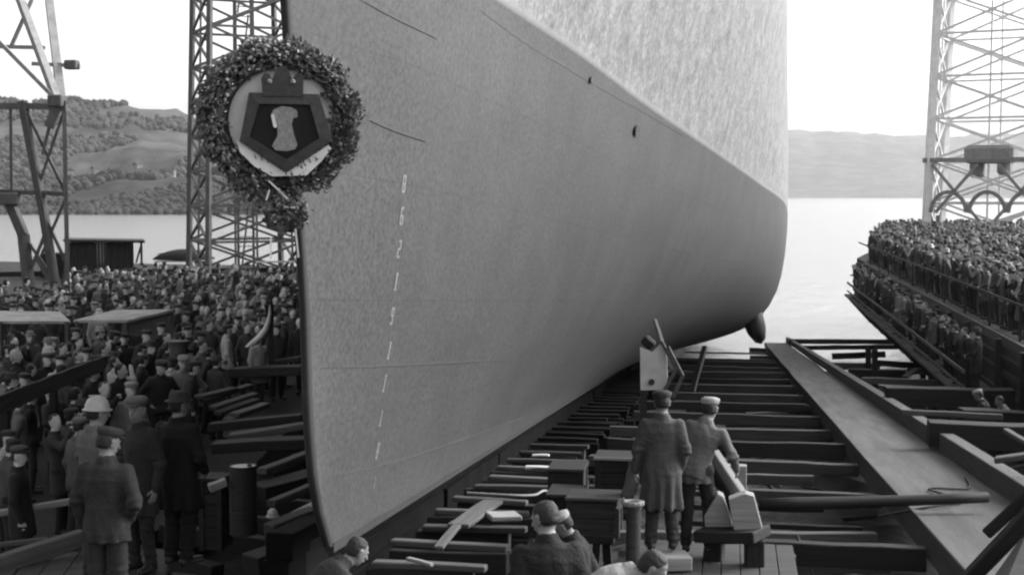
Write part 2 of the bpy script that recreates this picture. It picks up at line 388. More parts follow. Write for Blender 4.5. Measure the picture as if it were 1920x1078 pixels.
def hull_material():
    m = bpy.data.materials.new('hull_paint'); m.use_nodes = True
    n = m.node_tree.nodes; L = m.node_tree.links; b = n['Principled BSDF']
    at = n.new('ShaderNodeAttribute'); at.attribute_name = 'hullz'
    tc = n.new('ShaderNodeTexCoord')
    def nz(scale, det=6, st=(1, 1, 1), ro=.6):
        mp = n.new('ShaderNodeMapping'); mp.inputs['Scale'].default_value = st; L.new(tc.outputs['Object'], mp.inputs[0])
        x = n.new('ShaderNodeTexNoise'); x.inputs['Scale'].default_value = scale; x.inputs['Detail'].default_value = det; x.inputs['Roughness'].default_value = ro
        L.new(mp.outputs[0], x.inputs['Vector']); return x.outputs[0]
    def mr(src, a, b_, c, d):
        x = n.new('ShaderNodeMapRange'); x.inputs[1].default_value = a; x.inputs[2].default_value = b_; x.inputs[3].default_value = c; x.inputs[4].default_value = d
        L.new(src, x.inputs[0]); return x.outputs[0]
    def mth(op, a, b_):
        x = n.new('ShaderNodeMath'); x.operation = op
        for i, v in enumerate((a, b_)):
            if isinstance(v, (int, float)): x.inputs[i].default_value = v
            else: L.new(v, x.inputs[i])
        return x.outputs[0]
    z = at.outputs['Fac']
    ad = n.new('ShaderNodeAttribute'); ad.attribute_name = 'hulld'; cx = n.new('ShaderNodeCombineXYZ'); L.new(ad.outputs['Fac'], cx.inputs[0]); L.new(z, cx.inputs[1])
    bk = n.new('ShaderNodeTexBrick'); L.new(cx.outputs[0], bk.inputs['Vector']); bk.inputs['Scale'].default_value = 1; bk.inputs['Brick Width'].default_value = 5.2; bk.inputs['Row Height'].default_value = 1.15
    bk.inputs['Mortar Size'].default_value = .012; bk.inputs['Mortar Smooth'].default_value = .6; bk.inputs['Bias'].default_value = 0
    for q_, v_ in (('Color1', .93), ('Color2', 1.07), ('Mortar', .80)): bk.inputs[q_].default_value = (v_, v_, v_, 1)
    zz = mth('ADD', z, mr(nz(6), 0, 1, -.02, .02))
    top = mr(zz, 5.74, 5.78, 0, 1)
    line = mth('MULTIPLY', mr(zz, 5.70, 5.74, 0, 1), mr(zz, 5.79, 5.83, 1, 0))
    grain = mr(nz(20, 4), .32, .68, .58, 1.42)
    low = mth('MULTIPLY', mth('MULTIPLY', bk.outputs[0], mr(nz(.8, 8), .3, .7, .035, .050)), grain)
    up = mth('MULTIPLY', mr(nz(2.6, 9, (1, .8, .9), .8), .34, .66, .08, .24), mr(nz(13, 4), .3, .7, .6, 1.4))
    mx = n.new('ShaderNodeMix'); mx.data_type = 'FLOAT'; L.new(top, mx.inputs[0]); L.new(low, mx.inputs[2]); L.new(up, mx.inputs[3])
    m2 = n.new('ShaderNodeMix'); m2.data_type = 'FLOAT'; L.new(mth('MULTIPLY', line, .6), m2.inputs[0]); L.new(mx.outputs[0], m2.inputs[2]); m2.inputs[3].default_value = .2
    L.new(m2.outputs[0], b.inputs['Base Color']); b.inputs['Roughness'].default_value = .65; b.inputs['Specular IOR Level'].default_value = .3
    bp = n.new('ShaderNodeBump'); bp.inputs['Strength'].default_value = .12; bp.inputs['Distance'].default_value = .05
    L.new(nz(1.3, 4), bp.inputs['Height']); L.new(bp.outputs[0], b.inputs['Normal'])
    return m
M['hull'] = hull_material()
M['stemiron'] = mat('stem_iron', 0.02, 0.7, 0.3, 4, 0.2)
def ship():
    root = empty('ship', S(12.85, -3.7, KU), 'huge grey warship hull on the slipway, bow towards the viewer, draught marks up its stem', 'ship')
    zs = sorted(set([0, .08, .18, .3, .45, .6, .8, 1.0, 1.2, 1.5, 1.8, 2.2, 2.8, 3.4, 4.2, 5, 5.72, 5.76, 5.9, 6.4, 7.2, 8, 9, 10, 11, 12, 13.5, 15]))
    NT = 110; bm = bmesh.new(); lay = None
    hz = []
    def side(sgn):
        g = []
        for i in range(NT + 1):
            t = (i / NT) ** 1.7; row = []
            for z in zs:
                s0 = stem_f(z); D = s0 + (116 - s0) * t
                b = max(.03, hb(D, z)) if i else .03
                row.append(bm.verts.new(S(D, -3.7 + sgn * b, KU + z))); hz.append(z)
            g.append(row)
        for i in range(NT):
            for j in range(len(zs) - 1): bm.faces.new((g[i][j], g[i + 1][j], g[i + 1][j + 1], g[i][j + 1]))
        return g
    a = side(1); b = side(-1)
    for j in range(len(zs) - 1):
        bm.faces.new((a[0][j], a[0][j + 1], b[0][j + 1], b[0][j])); bm.faces.new((a[-1][j], b[-1][j], b[-1][j + 1], a[-1][j + 1]))
    bt = []
    for i in range(NT + 1):
        bt.append((bm.verts.new(a[i][0].co), bm.verts.new(b[i][0].co))); hz += [0, 0]
    for i in range(NT):
        bm.faces.new((bt[i][0], bt[i][1], bt[i + 1][1], bt[i + 1][0])); bm.faces.new((a[i][-1], a[i + 1][-1], b[i + 1][-1], b[i][-1]))
    bmesh.ops.recalc_face_normals(bm, faces=bm.faces)
    me = bpy.data.meshes.new('hull'); bm.to_mesh(me); bm.free()
    at = me.attributes.new('hullz', 'FLOAT', 'POINT'); at.data.foreach_set('value', hz)
    at = me.attributes.new('hulld', 'FLOAT', 'POINT'); at.data.foreach_set('value', [(v.co - CAM).dot(AX) for v in me.vertices])
    hull = link('hull', me, M['hull'], smooth=True); wparent(hull, root)
    # stem bar
    bm = bmesh.new(); prev = None
    for k in range(41):
        z = -.02 + 15.0 * k / 40 if k else -.02
        D = stem_f(max(z, 0)); sec = []
        for dl, dd in ((-.045, .05), (-.04, -.02), (-.018, -.045), (.018, -.045), (.036, -.015), (.04, .05)):
            sec.append(bm.verts.new(S(D + dd, -3.7 + dl, KU + z)))
        if prev:
            for q in range(5): bm.faces.new((prev[q], prev[q + 1], sec[q + 1], sec[q]))
        prev = sec
    bmesh.ops.recalc_face_normals(bm, faces=bm.faces)
    wparent(link('stem_bar', bm, M['stemiron'], smooth=True), root)
    # keel bar
    bm = bmesh.new(); bar(bm, S(12.9, -3.7, KU - .04), S(104, -3.7, KU - .04), .09, .09, UX)
    wparent(link('keel', bm, M['stemiron']), root)
    # shell plate laps: slim raised strips following the hull
    M['lap'] = mat('lap_edge_paint', 0.05, 0.7, 0.3, 3, 0.1)  # plain tone close to the hull paint
    def lap(pts, wd=.03, off=.006, name='plate_lap', m=None):
        bm = bmesh.new(); prev = None
        for k in range(len(pts) - 1):
            for q in range(12):
                t = q / 12; D = pts[k][0] * (1 - t) + pts[k + 1][0] * t; z = pts[k][1] * (1 - t) + pts[k + 1][1] * t
                tt = (k + t) / (len(pts) - 1); w_ = wd * max(.08, min(1, tt * 4, (1 - tt) * 3)); c = (bm.verts.new(hull_pt(D, z - w_ / 2, .001)), bm.verts.new(hull_pt(D, z - w_ / 2, off)), bm.verts.new(hull_pt(D, z + w_ / 2, off)), bm.verts.new(hull_pt(D, z + w_ / 2, .001)))
                if prev:
                    for r in range(3): bm.faces.new((prev[r], prev[r + 1], c[r + 1], c[r]))
                prev = c
        wparent(link(name, bm, m or M['lap']), root)
    def hz_at(x, y):                                   # pixel -> (D, z) on the hull by marching
        lo = None
        for D in np.arange(11.0, 90, .05):
            p = sp(x, y, D) - CAM; l = p.x; z = p.dot(UX) - KU
            if z < 0: break
            if D > stem_f(min(z, 15)) and -3.7 + hb(D, min(z, 15)) >= l: return float(D), float(z)
        return None
    for pts, wd in (([(672, 0), (745, 38), (822, 76)], .022), ([(690, 226), (740, 246), (800, 268)], .02), ([(600, 690), (760, 684), (1000, 672)], .012), ([(615, 895), (760, 860), (1000, 775)], .012),
                    ([(900, 22), (1000, 90), (1100, 150), (1200, 205), (1290, 262)], .05)):
        q = [hz_at(*p) for p in pts]
        if all(q): lap(q, wd)
    # vertical butts, very slight
    # draught marks: upright serifed strokes, about a foot apart
    M['mark'] = mat('white_mark_paint', 0.17, 0.7, 0.3, 20, 0.0)
    for k, (x, y) in enumerate([(755, 345), (750, 405), (745, 467), (740, 528), (733, 592), (727, 657), (720, 718), (713, 783), (706, 845), (700, 905)]):
        q = hz_at(x, y)
        if not q: continue
        D0, z0 = q; bm = bmesh.new()
        hw, hh = .022, .078
        SEG = {'t': ((-hw, hh), (hw, hh)), 'm': ((-hw, 0), (hw, 0)), 'b': ((-hw, -hh), (hw, -hh)), 'tl': ((-hw, 0), (-hw, hh)), 'tr': ((hw, 0), (hw, hh)), 'bl': ((-hw, -hh), (-hw, 0)), 'br': ((hw, -hh), (hw, 0)), 'c': ((0, -hh), (0, hh))}
        glyph = [('t', 'm', 'b', 'tl', 'tr', 'bl', 'br'), ('t', 'm', 'b', 'tl', 'bl', 'br'), ('t', 'm', 'b', 'tr', 'bl'), ('c', 'b', 't'), ('t', 'm', 'b', 'tl', 'tr', 'br'), ('c', 't', 'b'), ('c', 't', 'b'), ('c', 'b'), ('t', 'm', 'b', 'tl', 'tr', 'bl', 'br'), ('c',)][k]
        strokes = [(*SEG[q_], .026 if q_ == 'c' else .022) for q_ in glyph]
        if k == 9: strokes = [((0, -.07), (0, .07), .014)]
        for (a_, b_, wd) in strokes:
            dx, dz = b_[0] - a_[0], b_[1] - a_[1]; Ls = math.hypot(dx, dz); nx_, nz_ = -dz / Ls * wd / 2, dx / Ls * wd / 2
            vs = [bm.verts.new(hull_pt(D0 + px * 1.15, z0 + pz_, .004)) for px, pz_ in ((a_[0] + nx_, a_[1] + nz_), (b_[0] + nx_, b_[1] + nz_), (b_[0] - nx_, b_[1] - nz_), (a_[0] - nx_, a_[1] - nz_))]
            bm.faces.new(vs)
        wparent(link('draught_mark', bm, M['mark']), root)
    # round opening with lip
    def opening(x, y, r, nm='hull_opening'):
        q = hz_at(x, y)
        if not q: return
        c = hull_pt(q[0], q[1], .01); n = (hull_pt(q[0], q[1], .1) - hull_pt(q[0], q[1], .0)).normalized()
        bm = bmesh.new(); rod(bm, c - n * .06, c + n * .02, r, r * .9, 14); bmesh.ops.transform(bm, matrix=Matrix.Translation(c) @ Matrix.Diagonal((1, 2.4, 1, 1)) @ Matrix.Translation(-c), verts=bm.verts)
        wparent(link(nm, bm, M['shoe']), root)
    opening(1192, 245, .11); opening(1192, 243, .07)
    opening(1106, 150, .05, 'rivet_boss')
    # bilge fitting hanging under the turn of the bilge
    c = sp(1411, 596, 56)
    bm = bmesh.new()
    prof = [(-1.3, .3), (-1.1, .68), (-.3, .85), (.6, .88), (1.6, .75), (2.6, .35)]
    rings = []
    for t, r in prof:
        rings.append([bm.verts.new(c + AX * t + Vector((.5 * r * 1.0 * math.cos(a_ * math.pi / 6) + .08 * math.sin(a_ * math.pi / 6), 0, 0)) + UX * (r * 1.25 * math.sin(a_ * math.pi / 6))) for a_ in range(12)])
    for a_, b_ in zip(rings, rings[1:]):
        for i in range(12): bm.faces.new((a_[i], a_[(i + 1) % 12], b_[(i + 1) % 12], b_[i]))
    bm.faces.new(rings[0]); bm.faces.new(rings[-1][::-1]); bmesh.ops.recalc_face_normals(bm, faces=bm.faces)
    bmesh.ops.rotate(bm, verts=bm.verts, cent=c, matrix=Matrix.Rotation(R(-24), 3, AX))
    wparent(link('bilge_fairing', bm, M['stemiron'], smooth=True), root)
    # fairlead at the top of the side
    c = sp(1447, 6, 49); bm = bmesh.new(); bx(bm, c, (.28, .6, .42), None, .06)
    wparent(link('side_fitting', bm, M['steel']), root)
    return root
SHIP = ship()
#%%WAYS
# ------------------------------------------------------------------ slipway timbers
WU = -2.8
def ways(l0, l1, rb, label, rlabel):
    a0 = S(6, (l0 + l1) / 2, WU - .2); a1 = S(99, (l0 + l1) / 2, WU - .2)
    t = beam('launching_way', a0, a1, l1 - l0, .4, M['greased'], label, 'launching way', 'launching ways', upv=UX)
    r = beam('ribband', S(6, rb, WU + .17), S(100, rb, WU + .17), .26, .34, M['wood'], rlabel, 'ribband', 'launching way ribbands', upv=UX)
ways(2.48, 4.0, 4.14, 'broad grey greased launching way running down to the water right of the ship', 'heavy square timber ribband along the outer edge of the broad greased way')
# cross beams between keel and way
for i, D in enumerate([18.3, 23.3, 27.4, 30.6, 34.2, 38.6, 42.8, 46.8, 51.5, 56, 61, 66, 71, 76, 81, 86.5, 92.5, 98]):
    l0 = (.35 if D < 24 else 1.5 if D in (81, 92.5) else -2.6) + random.uniform(-.3, .3); du = random.uniform(-.05, .04); hh_ = random.uniform(.2, .33)
    beam('cross_beam', S(D, l0, -3.15 + du), S(D + random.uniform(-.35, .35), 2.46, -3.15 + random.uniform(-.03, .03)), random.uniform(.22, .34), hh_ if D != 86.5 else .1, M['wood_mid' if i % 3 else 'wood_dark'], 
         'long square slipway cross beam ending at the greased way, %s from the near end' % nth(i + 1), 'timber', 'slipway cross beams', upv=UX)
for i in range(30):
    D = 19 + i * 1.95 + random.uniform(-.6, .6); l0 = random.uniform(-1.8, .6)
    beam('sleeper', S(D, l0, -3.55), S(D + random.uniform(-.5, .5), random.uniform(1.6, 2.4), -3.5), random.uniform(.1, .25), random.uniform(.08, .2), M[('wood_mid', 'wood', 'wood_dark', 'wood_dark')[i % 4]],
         'thin low sleeper between the slipway cross beams, %s from the near end' % nth(i + 1), 'timber', 'low sleepers', upv=UX)
# round log lying over the way
beam('log', sp(1425, 947, 18.9), sp(1852, 932, 19.6), .17, .17, M['wood_dark'], 'dark round log lying across the cross beams and the greased way', 'log', round_=True, taper=.85)
# keel blocks
def keel_block(seed, D, label):
    rd = random.Random(seed)
    e = empty('keel_block', S(D, -3.4, -4.0), label, 'keel block', 'keel blocks under the ship')
    u = -3.0
    nm = ['cap_timber', 'middle_timber', 'middle_timber', 'base_timber']
    for k in range(4):
        h = .09 if k == 0 else .28; x0 = -4.05 - .05 * k + rd.uniform(-.09, .09); x1 = -2.78 + .04 * k + rd.uniform(-.22, .22)
        beam(nm[k], S(D + rd.uniform(-.12, .12), x0, u - h / 2), S(D + rd.uniform(-.12, .12), x1, u - h / 2 + rd.uniform(-.02, .02)), .16 + .05 * k + rd.uniform(0, .07), h - .01, M[('wood', 'wood', 'wood_mid')[seed % 3] if k == 0 and D < 27 else ('wood_dark' if D < 30 else 'shade_wood')], parent=e, upv=UX)  # caps in a lit tone; lower and far timbers darkened as painted shade
        u -= h
        if k == 0 and seed % 5 == 3: x1 -= .3
    return e
for i in range(40):
    D = 15.75 + i * 1.33
    keel_block(i, D, 'stack of keel block timbers under the hull, %s counting back from the bow' % nth(i + 1))
# cribbing wall added to block light from the left and blacken the under-hull
e = empty('shade_cribbing', S(16, -4.75, -4.0), 'added light-blocking wall of stacked black timber baulks directly under the keel', 'shade_cribbing')
for k in range(5):
    D0 = 14.6
    while D0 < 94:
        L_ = random.uniform(5, 9)
        beam('baulk', S(D0, -4.75 + random.uniform(-.05, .05), -3.9 + .3 * k), S(min(D0 + L_ - .05, 95), -4.75, -3.9 + .3 * k), .3, .29, M['shade_wood'], parent=e, upv=UX); D0 += L_
# planks resting on the keel blocks
beam('plank', su(858, 985, -2.88), su(925, 940, -2.9), .30, .06, M['wood'], 'wide plank lying slantwise over the keel blocks', 'plank')
beam('plank', su(822, 1026, -2.9), su(862, 978, -2.88), .12, .05, M['wood'], 'narrow plank lying slantwise over the near keel blocks', 'plank')
beam('plank', su(915, 968, -2.9), su(972, 966, -2.9), .34, .07, M['wood_light'], 'short pale board on a keel block right of the slanting planks', 'plank')
beam('plank', sp(985, 875, 25), sp(1030, 876, 25), .14, .05, M['pale'], 'short white board on the keel blocks, nearer of two', 'plank')
beam('plank', sp(998, 853, 27.5), sp(1030, 853, 27.5), .12, .04, M['pale'], 'short white board on the keel blocks, farther of two', 'plank')
beam('wood_sliver', su(765, 1048, -2.93), su(810, 1058, -2.93), .06, .04, M['wood_light'], 'bent pale offcut lying on a near keel block', 'offcut')

# staging right of the keel blocks (dark timber mass, boxes, bollard)
def box_thing(name, c, s, m, label, cat, rim=None, rot=0):
    """planked crate: body of boards with corner posts and a rim, origin at base"""
    e = empty(name, Vector(c) - Vector((0, 0, s[2] / 2)), label, cat, rot=(0, 0, R(rot)))
    bm = bmesh.new(); n = max(2, int(s[2] / .14)); hb_ = s[2] / n
    for k in range(n):
        z = hb_ * (k + .5); j = random.uniform(-.006, .006)
        bx(bm, (0, j, z), (s[0] - .03, s[1] - .03, hb_ - .012), None, .006)
    link('side_boards', bm, m, parent=e)
    for sx in (-1, 1):
        for sy in (-1, 1):
            bm = bmesh.new(); bx(bm, (sx * (s[0] / 2 - .03), sy * (s[1] / 2 - .03), s[2] / 2), (.07, .07, s[2] + .01), None, .006); link('corner_post', bm, m, parent=e)
    bm = bmesh.new(); bx(bm, (0, -s[1] / 2 - .022, s[2] + .035), (s[0] + .03, .012, .035)); link('edge_strip', bm, rim or m, parent=e)
    bm = bmesh.new(); bx(bm, (0, 0, s[2] + .03), (s[0] + .03, s[1] + .03, .04), None, .008)
    link('lid', bm, M['wood_dark'], parent=e)
    return e
box_thing('timber_crate', sp(1152, 895, 18.2) + Vector((0, 0, -.05)), (.46, .5, .62), M['wood_dark'], 'tall dark planked crate with a pale top edge left of the grey-coated man', 'crate', M['wood_light'])
box_thing('timber_crate', sp(1115, 965, 16.8), (.62, .5, .42), M['wood_mid'], 'low dark crate behind the white-capped crouching man', 'crate', M['wood'])
box_thing('timber_crate', sp(1065, 910, 20), (.5, .6, .5), M['wood_dark'], 'dark planked crate at the right ends of the keel blocks', 'crate', M['wood_mid'])
box_thing('timber_crate', sp(1062, 965, 17.6), (.42, .6, .55), M['wood_dark'], 'dark planked crate beside the nearer keel blocks', 'crate', M['wood_mid'])
# support trestles below this staging
for k, (x, y, D) in enumerate([(1152, 985, 18.2), (1105, 1030, 16.8), (1065, 985, 20)]):
    e = empty('trestle', sp(x, y, D), ['trestle under the tall dark crate', 'trestle under the low dark crate', 'trestle under the crate at the keel blocks'][k], 'trestle')
    for q in (-1, 1):
        bm = bmesh.new(); bar(bm, (q * .2, 0, .16), (q * .28, 0, -1.1), .1, .1); link('leg', bm, M['wood_dark'], parent=e)
    bm = bmesh.new(); bx(bm, (0, 0, .18), (.62, .5, .1), None, .01); link('top', bm, M['wood_dark'], parent=e)
def bollard():
    c = sp(1187, 1050, 15.0)
    e = empty('bollard', c, 'round dark bollard post left of the grey-coated man with a rope end on it', 'bollard')
    bm = bmesh.new(); rod(bm, (0, 0, -.9), (0, 0, .56), .085, .078, 16); rod(bm, (0, 0, .56), (0, 0, .6), .095, .09, 16)
    link('post', bm, M['wood_mid'], parent=e)
    bm = bmesh.new()
    for k in range(26):
        t = k / 26 * 4 * math.pi; t2 = (k + 1) / 26 * 4 * math.pi
        rod(bm, (.1 * math.cos(t), .1 * math.sin(t), .6 + .03 * k / 26), (.1 * math.cos(t2), .1 * math.sin(t2), .6 + .03 * (k + 1) / 26), .02, n=6)
    link('rope', bm, M['wood_light'], parent=e)
bollard()
# rag hanging by the crate
def cloth(name, pts, m, label, cat, th=.02, nu=10, nv=10, wav=.03, parent=None, seed=0):
    """rumpled cloth stretched between four world corners, given thickness"""
    a, b, c, d = [Vector(p) for p in pts]
    bm = bmesh.new(); nrm = (b - a).cross(d - a).normalized(); g = []
    for i in range(nu + 1):
        for j in range(nv + 1):
            u, v = i / nu, j / nv
            p = (a * (1 - u) + b * u) * (1 - v) + (d * (1 - u) + c * u) * v
            p += nrm * (wav * noise.noise(Vector((u * 3 + seed, v * 3, 1))) * 2)
            g.append(bm.verts.new(p))
    for i in range(nu):
        for j in range(nv):
            k = i * (nv + 1) + j; bm.faces.new((g[k], g[k + 1], g[k + nv + 2], g[k + nv + 1]))
    r = bmesh.ops.solidify(bm, geom=bm.faces[:], thickness=th)
    c0 = (a + b + c + d) / 4
    bmesh.ops.translate(bm, verts=bm.verts, vec=-c0)
    o = link(name, bm, m, smooth=True); o.location = c0
    return tag(o, label, cat)
M['canvas'] = mat('grey_canvas', 0.12, .9, .3, 6, .8, bscale=10)
cloth('sacking', [sp(1176, 862, 16.9), sp(1196, 866, 16.7), sp(1194, 945, 16.7), sp(1172, 935, 16.9)], M['canvas'], 'rumpled grey sacking hanging between the tall crate and the grey coat', 'sacking', wav=.08, seed=4)
cloth('rope_end', [sp(1160, 938, 15.6), sp(1170, 932, 15.6), sp(1164, 952, 15.5), sp(1156, 955, 15.5)], M['pale'], 'short white rag on top of the low dark crate', 'rag', wav=.03, seed=9)

# ledge the right pair stands on
fl = S(15.4, 0, 0); zR = pz(1240, 1032, 0.1)
STAND_R = pz(1240, 1032, 0.10)
beam('step_block', pz(1213, 1046, 0.07) + Vector((0, .1, -.06)), pz(1292, 1044, 0.07) + Vector((0, .1, -.06)), .34, .16, M['wood_light'], 'pale sawn block the grey-coated man stands on', 'timber block')
e = empty('working_platform', pz(1300, 1060, -.1), 'plank platform carrying the two men right of the bow', 'platform')
bm = bmesh.new()
for k in range(9): 
    a = pz(1180, 1070, -.06); bx(bm, Vector((-.62 + k * .205, -.1, -.02 + .004 * (k % 2))), (.195, 2.3, .06), None, .006)
link('deck_boards', bm, M['deck'], parent=e)
bm = bmesh.new()
for y in (-1, .9): bx(bm, (.2, y, -.17), (1.9, .16, .2), None, .01)
for x in (-.6, 1.0):
    for y in (-1, .9): bx(bm, (x, y, -.62), (.16, .16, .68), None, .01)
link('bearers', bm, M['wood_dark'], parent=e)

# gear to the right of the pair: raking prop, pale sawn blocks on a dark sill
beam('raking_prop', sp(1338, 852, 16.6), sp(1404, 950, 16.0), .10, .16, M['wood_light'], 'slanting pale prop with a dark face right of the leaning man', 'prop')
beam('raking_prop', sp(1330, 862, 16.7), sp(1392, 965, 16.1), .16, .16, M['wood_dark'], 'slanting dark prop just behind the pale prop', 'prop')
def wedge_block(px, D, th, m, label):
    bm = bmesh.new(); pts = [sp(x, y, D) for x, y in px]; c = sum(pts, Vector()) / len(pts)
    poly_prism(bm, [p - c for p in pts], AX, th); bmesh.ops.bevel(bm, geom=bm.edges[:], offset=.008, segments=1, affect='EDGES')
    o = link('sawn_block', bm, m); o.location = c
    return tag(o, label, 'timber block')
wedge_block([(1366, 936), (1398, 925), (1414, 930), (1430, 992), (1376, 994)], 15.6, .3, M['wood_light'], 'large pale tapering block at the foot of the pale prop')
wedge_block([(1320, 968), (1345, 925), (1356, 930), (1374, 988), (1322, 988)], 15.8, .3, M['wood_light'], 'smaller pale triangular block left of the tapering one')
wedge_block([(1362, 873), (1400, 874), (1400, 925), (1396, 925), (1368, 890)], 17.0, .25, M['wood_light'], 'upright pale block behind the slanting props')
beam('sill', sp(1318, 999, 15.9), sp(1430, 1001, 15.6), .5, .13, M['wood_dark'], 'dark sill timber carrying the pale blocks', 'timber')
beam('sill_post', sp(1340, 1010, 15.9), sp(1338, 1078, 15.9) + Vector((0, 0, -.8)), .2, .2, M['wood_dark'], 'dark post under the left end of the sill', 'post')
beam('sill_post', sp(1415, 1010, 15.7), sp(1415, 1078, 15.7) + Vector((0, 0, -.8)), .2, .2, M['wood_dark'], 'dark post under the right end of the sill', 'post')

# white board with diamond struts beyond the men
def notice():
    D = 22.0
    e = empty('notice_board', sp(1225, 800, D), 'upright pale board on posts behind the grey-coated man, struts at its right side', 'board')
    b0 = e.location
    bm = bmesh.new(); poly_prism(bm, [sp(x, y, D) - b0 for x, y in ((1200, 650), (1222, 660), (1243, 640), (1250, 668), (1252, 706), (1245, 731), (1201, 731))], AX, .05)
    link('panel', bm, M['pale'], parent=e)
    bm = bmesh.new(); c = sp(1222, 716, D) - b0; rod(bm, c - AX * .03, c + AX * .01, .05, n=10); link('hole', bm, M['steel'], parent=e)
    bm = bmesh.new()
    for a, b in (((1240, 640), (1268, 692)), ((1268, 692), (1242, 738)), ((1252, 650), (1280, 705)), ((1280, 705), (1262, 745))):
        bar(bm, sp(*a, D - .05) - b0, sp(*b, D - .05) - b0, .05)
    link('strut', bm, M['wood'], parent=e)
    for x in (1206, 1246):
        bm = bmesh.new(); bar(bm, sp(x, 731, D) - b0, sp(x, 800, D) - b0 + Vector((0, 0, -.9)), .1); link('post', bm, M['wood_dark'], parent=e)
    bm = bmesh.new(); bx(bm, sp(1216, 642, D + .1) - b0, (.2, .2, .15), Matrix.Rotation(R(40), 3, AX), .03); link('head_block', bm, M['wood_dark'], parent=e)
notice()
# shores (raking props) under the hull at right of board
for k, (a, b, D) in enumerate([((1228, 600), (1243, 650), 24), ((1322, 650), (1298, 735), 48)]):
    beam('raking_prop', sp(*a, D), sp(*b, D - 1), (.06, .16)[k], (.06, .16)[k], M['wood' if k == 0 else 'wood_dark'], ['short prop between the hull and the top of the pale board', 'slender dark shore leaning under the turn of the bilge'][k], 'prop')

# right of the ribband: rails, trestles and slip wall
for k, (a, b, D, th, m) in enumerate([((1480, 640), (1770, 641), 92, .30, 'wood_dark'), ((1500, 652), (1700, 650), 84, .26, 'wood_dark'), ((1560, 668), (1660, 664), 76, .3, 'wood_dark'), ((1562, 686), (1650, 688), 66, .32, 'wood'),
        ((1640, 680), (1790, 690), 62, .25, 'wood_dark'), ((1700, 695), (1900, 706), 55, .22, 'wood'), ((1616, 713), (1912, 722), 46, .2, 'wood'), ((1690, 772), (1880, 782), 32, .12, 'wood'),
        ((1590, 700), (1700, 703), 58, .4, 'wood_dark'), ((1660, 742), (1900, 748), 38, .5, 'wood_dark'), ((1740, 812), (1960, 822), 28, .5, 'wood_dark')]):
    q = (sp(*b, D)); 
    beam('cross_rail', sp(*a, D), q, th, th, M[m], ['farthest dark beam at the slip end beyond the ribband', 'second farthest dark beam beyond the ribband', 'thin dark beam under the bright water streak', 'short pale beam close to the ribband near the slip end',
        'dark beam under the lower water streak', 'pale beam under the boarded quay wall', 'long pale rail above the seated pair', 'thin pale rail below the seated pair', 'dark beam behind the long pale rail', 'thick dark timber below the long pale rail', 'thick dark timber near the right edge'][k], 'timber')
for k, (x, y0, y1, D) in enumerate([(1628, 652, 700, 60), (1640, 655, 712, 56), (1803, 660, 722, 46), (1800, 620, 660, 46)]):
    beam('post', sp(x, y0, D), sp(x, y1 + 25, D), .2, .2, M['wood_dark'], ['left one of the pair of thin posts beyond the ribband', 'right one of the pair of thin posts beyond the ribband', 'dark post rising from the long pale rail', 'dark post against the boarded quay wall'][k], 'post')
beam('plank', sp(1698, 706, 50), sp(1722, 690, 52), .25, .05, M['wood'], 'short plank tilted up between the rails beyond the ribband', 'plank')
beam('plank', sp(1866, 862, 21.2), sp(1960, 850, 21), .25, .08, M['wood'], 'pale plank end joining the ribband at the right edge', 'plank')
beam('plank', sp(1885, 806, 26), sp(1960, 850, 24), .12, .08, M['wood'], 'thin plank running off the right edge above the ribband', 'plank')
# hand rail at bottom right and the grey plate below it
beam('edge_timber', sp(1818, 1082, 12.4), sp(1936, 958, 12.2), .13, .12, M['wood_dark'], 'dark double timber slanting across the bottom right corner', 'timber', upv=-FW)
beam('edge_timber', sp(1850, 1000, 12.5), sp(1940, 915, 12.3), .10, .10, M['wood_dark'], 'short dark batten above the slanting corner timber', 'timber')
bm = bmesh.new(); poly_prism(bm, [sp(1862, 1082, 12.0), sp(1930, 985, 12.3), sp(2080, 985, 12.3), sp(2080, 1150, 11.4), sp(1862, 1150, 11.5)], -UPV, .1)
tag(link('steel_plate', bm, M['greased']), 'plain grey plate filling the bottom right corner', 'plate')
# rubble and offcuts on the slip floor
for k, D in enumerate(sorted(random.uniform(14.5, 45) for _ in range(90))):
    l = random.uniform(-2.2, 2.3) if k % 4 else random.uniform(4.6, 6.8)
    a = random.uniform(0, math.pi); L_ = random.uniform(.2, .7)
    if D < 17 and l < 1.2: l = random.uniform(1.3, 2.3)
    p = S(D, l, -3.92); q = p + Vector((math.cos(a) * L_, math.sin(a) * L_, random.uniform(0, .1)))
    beam('offcut', p, q, random.uniform(.04, .15), random.uniform(.03, .08), M[random.choice(['wood_mid', 'wood', 'wood', 'wood_dark'])], 'small timber offcut on the dark slip floor, %s counting from the near end' % nth(k + 1), 'offcut', 'timber offcuts on the slip floor', bev=.004)
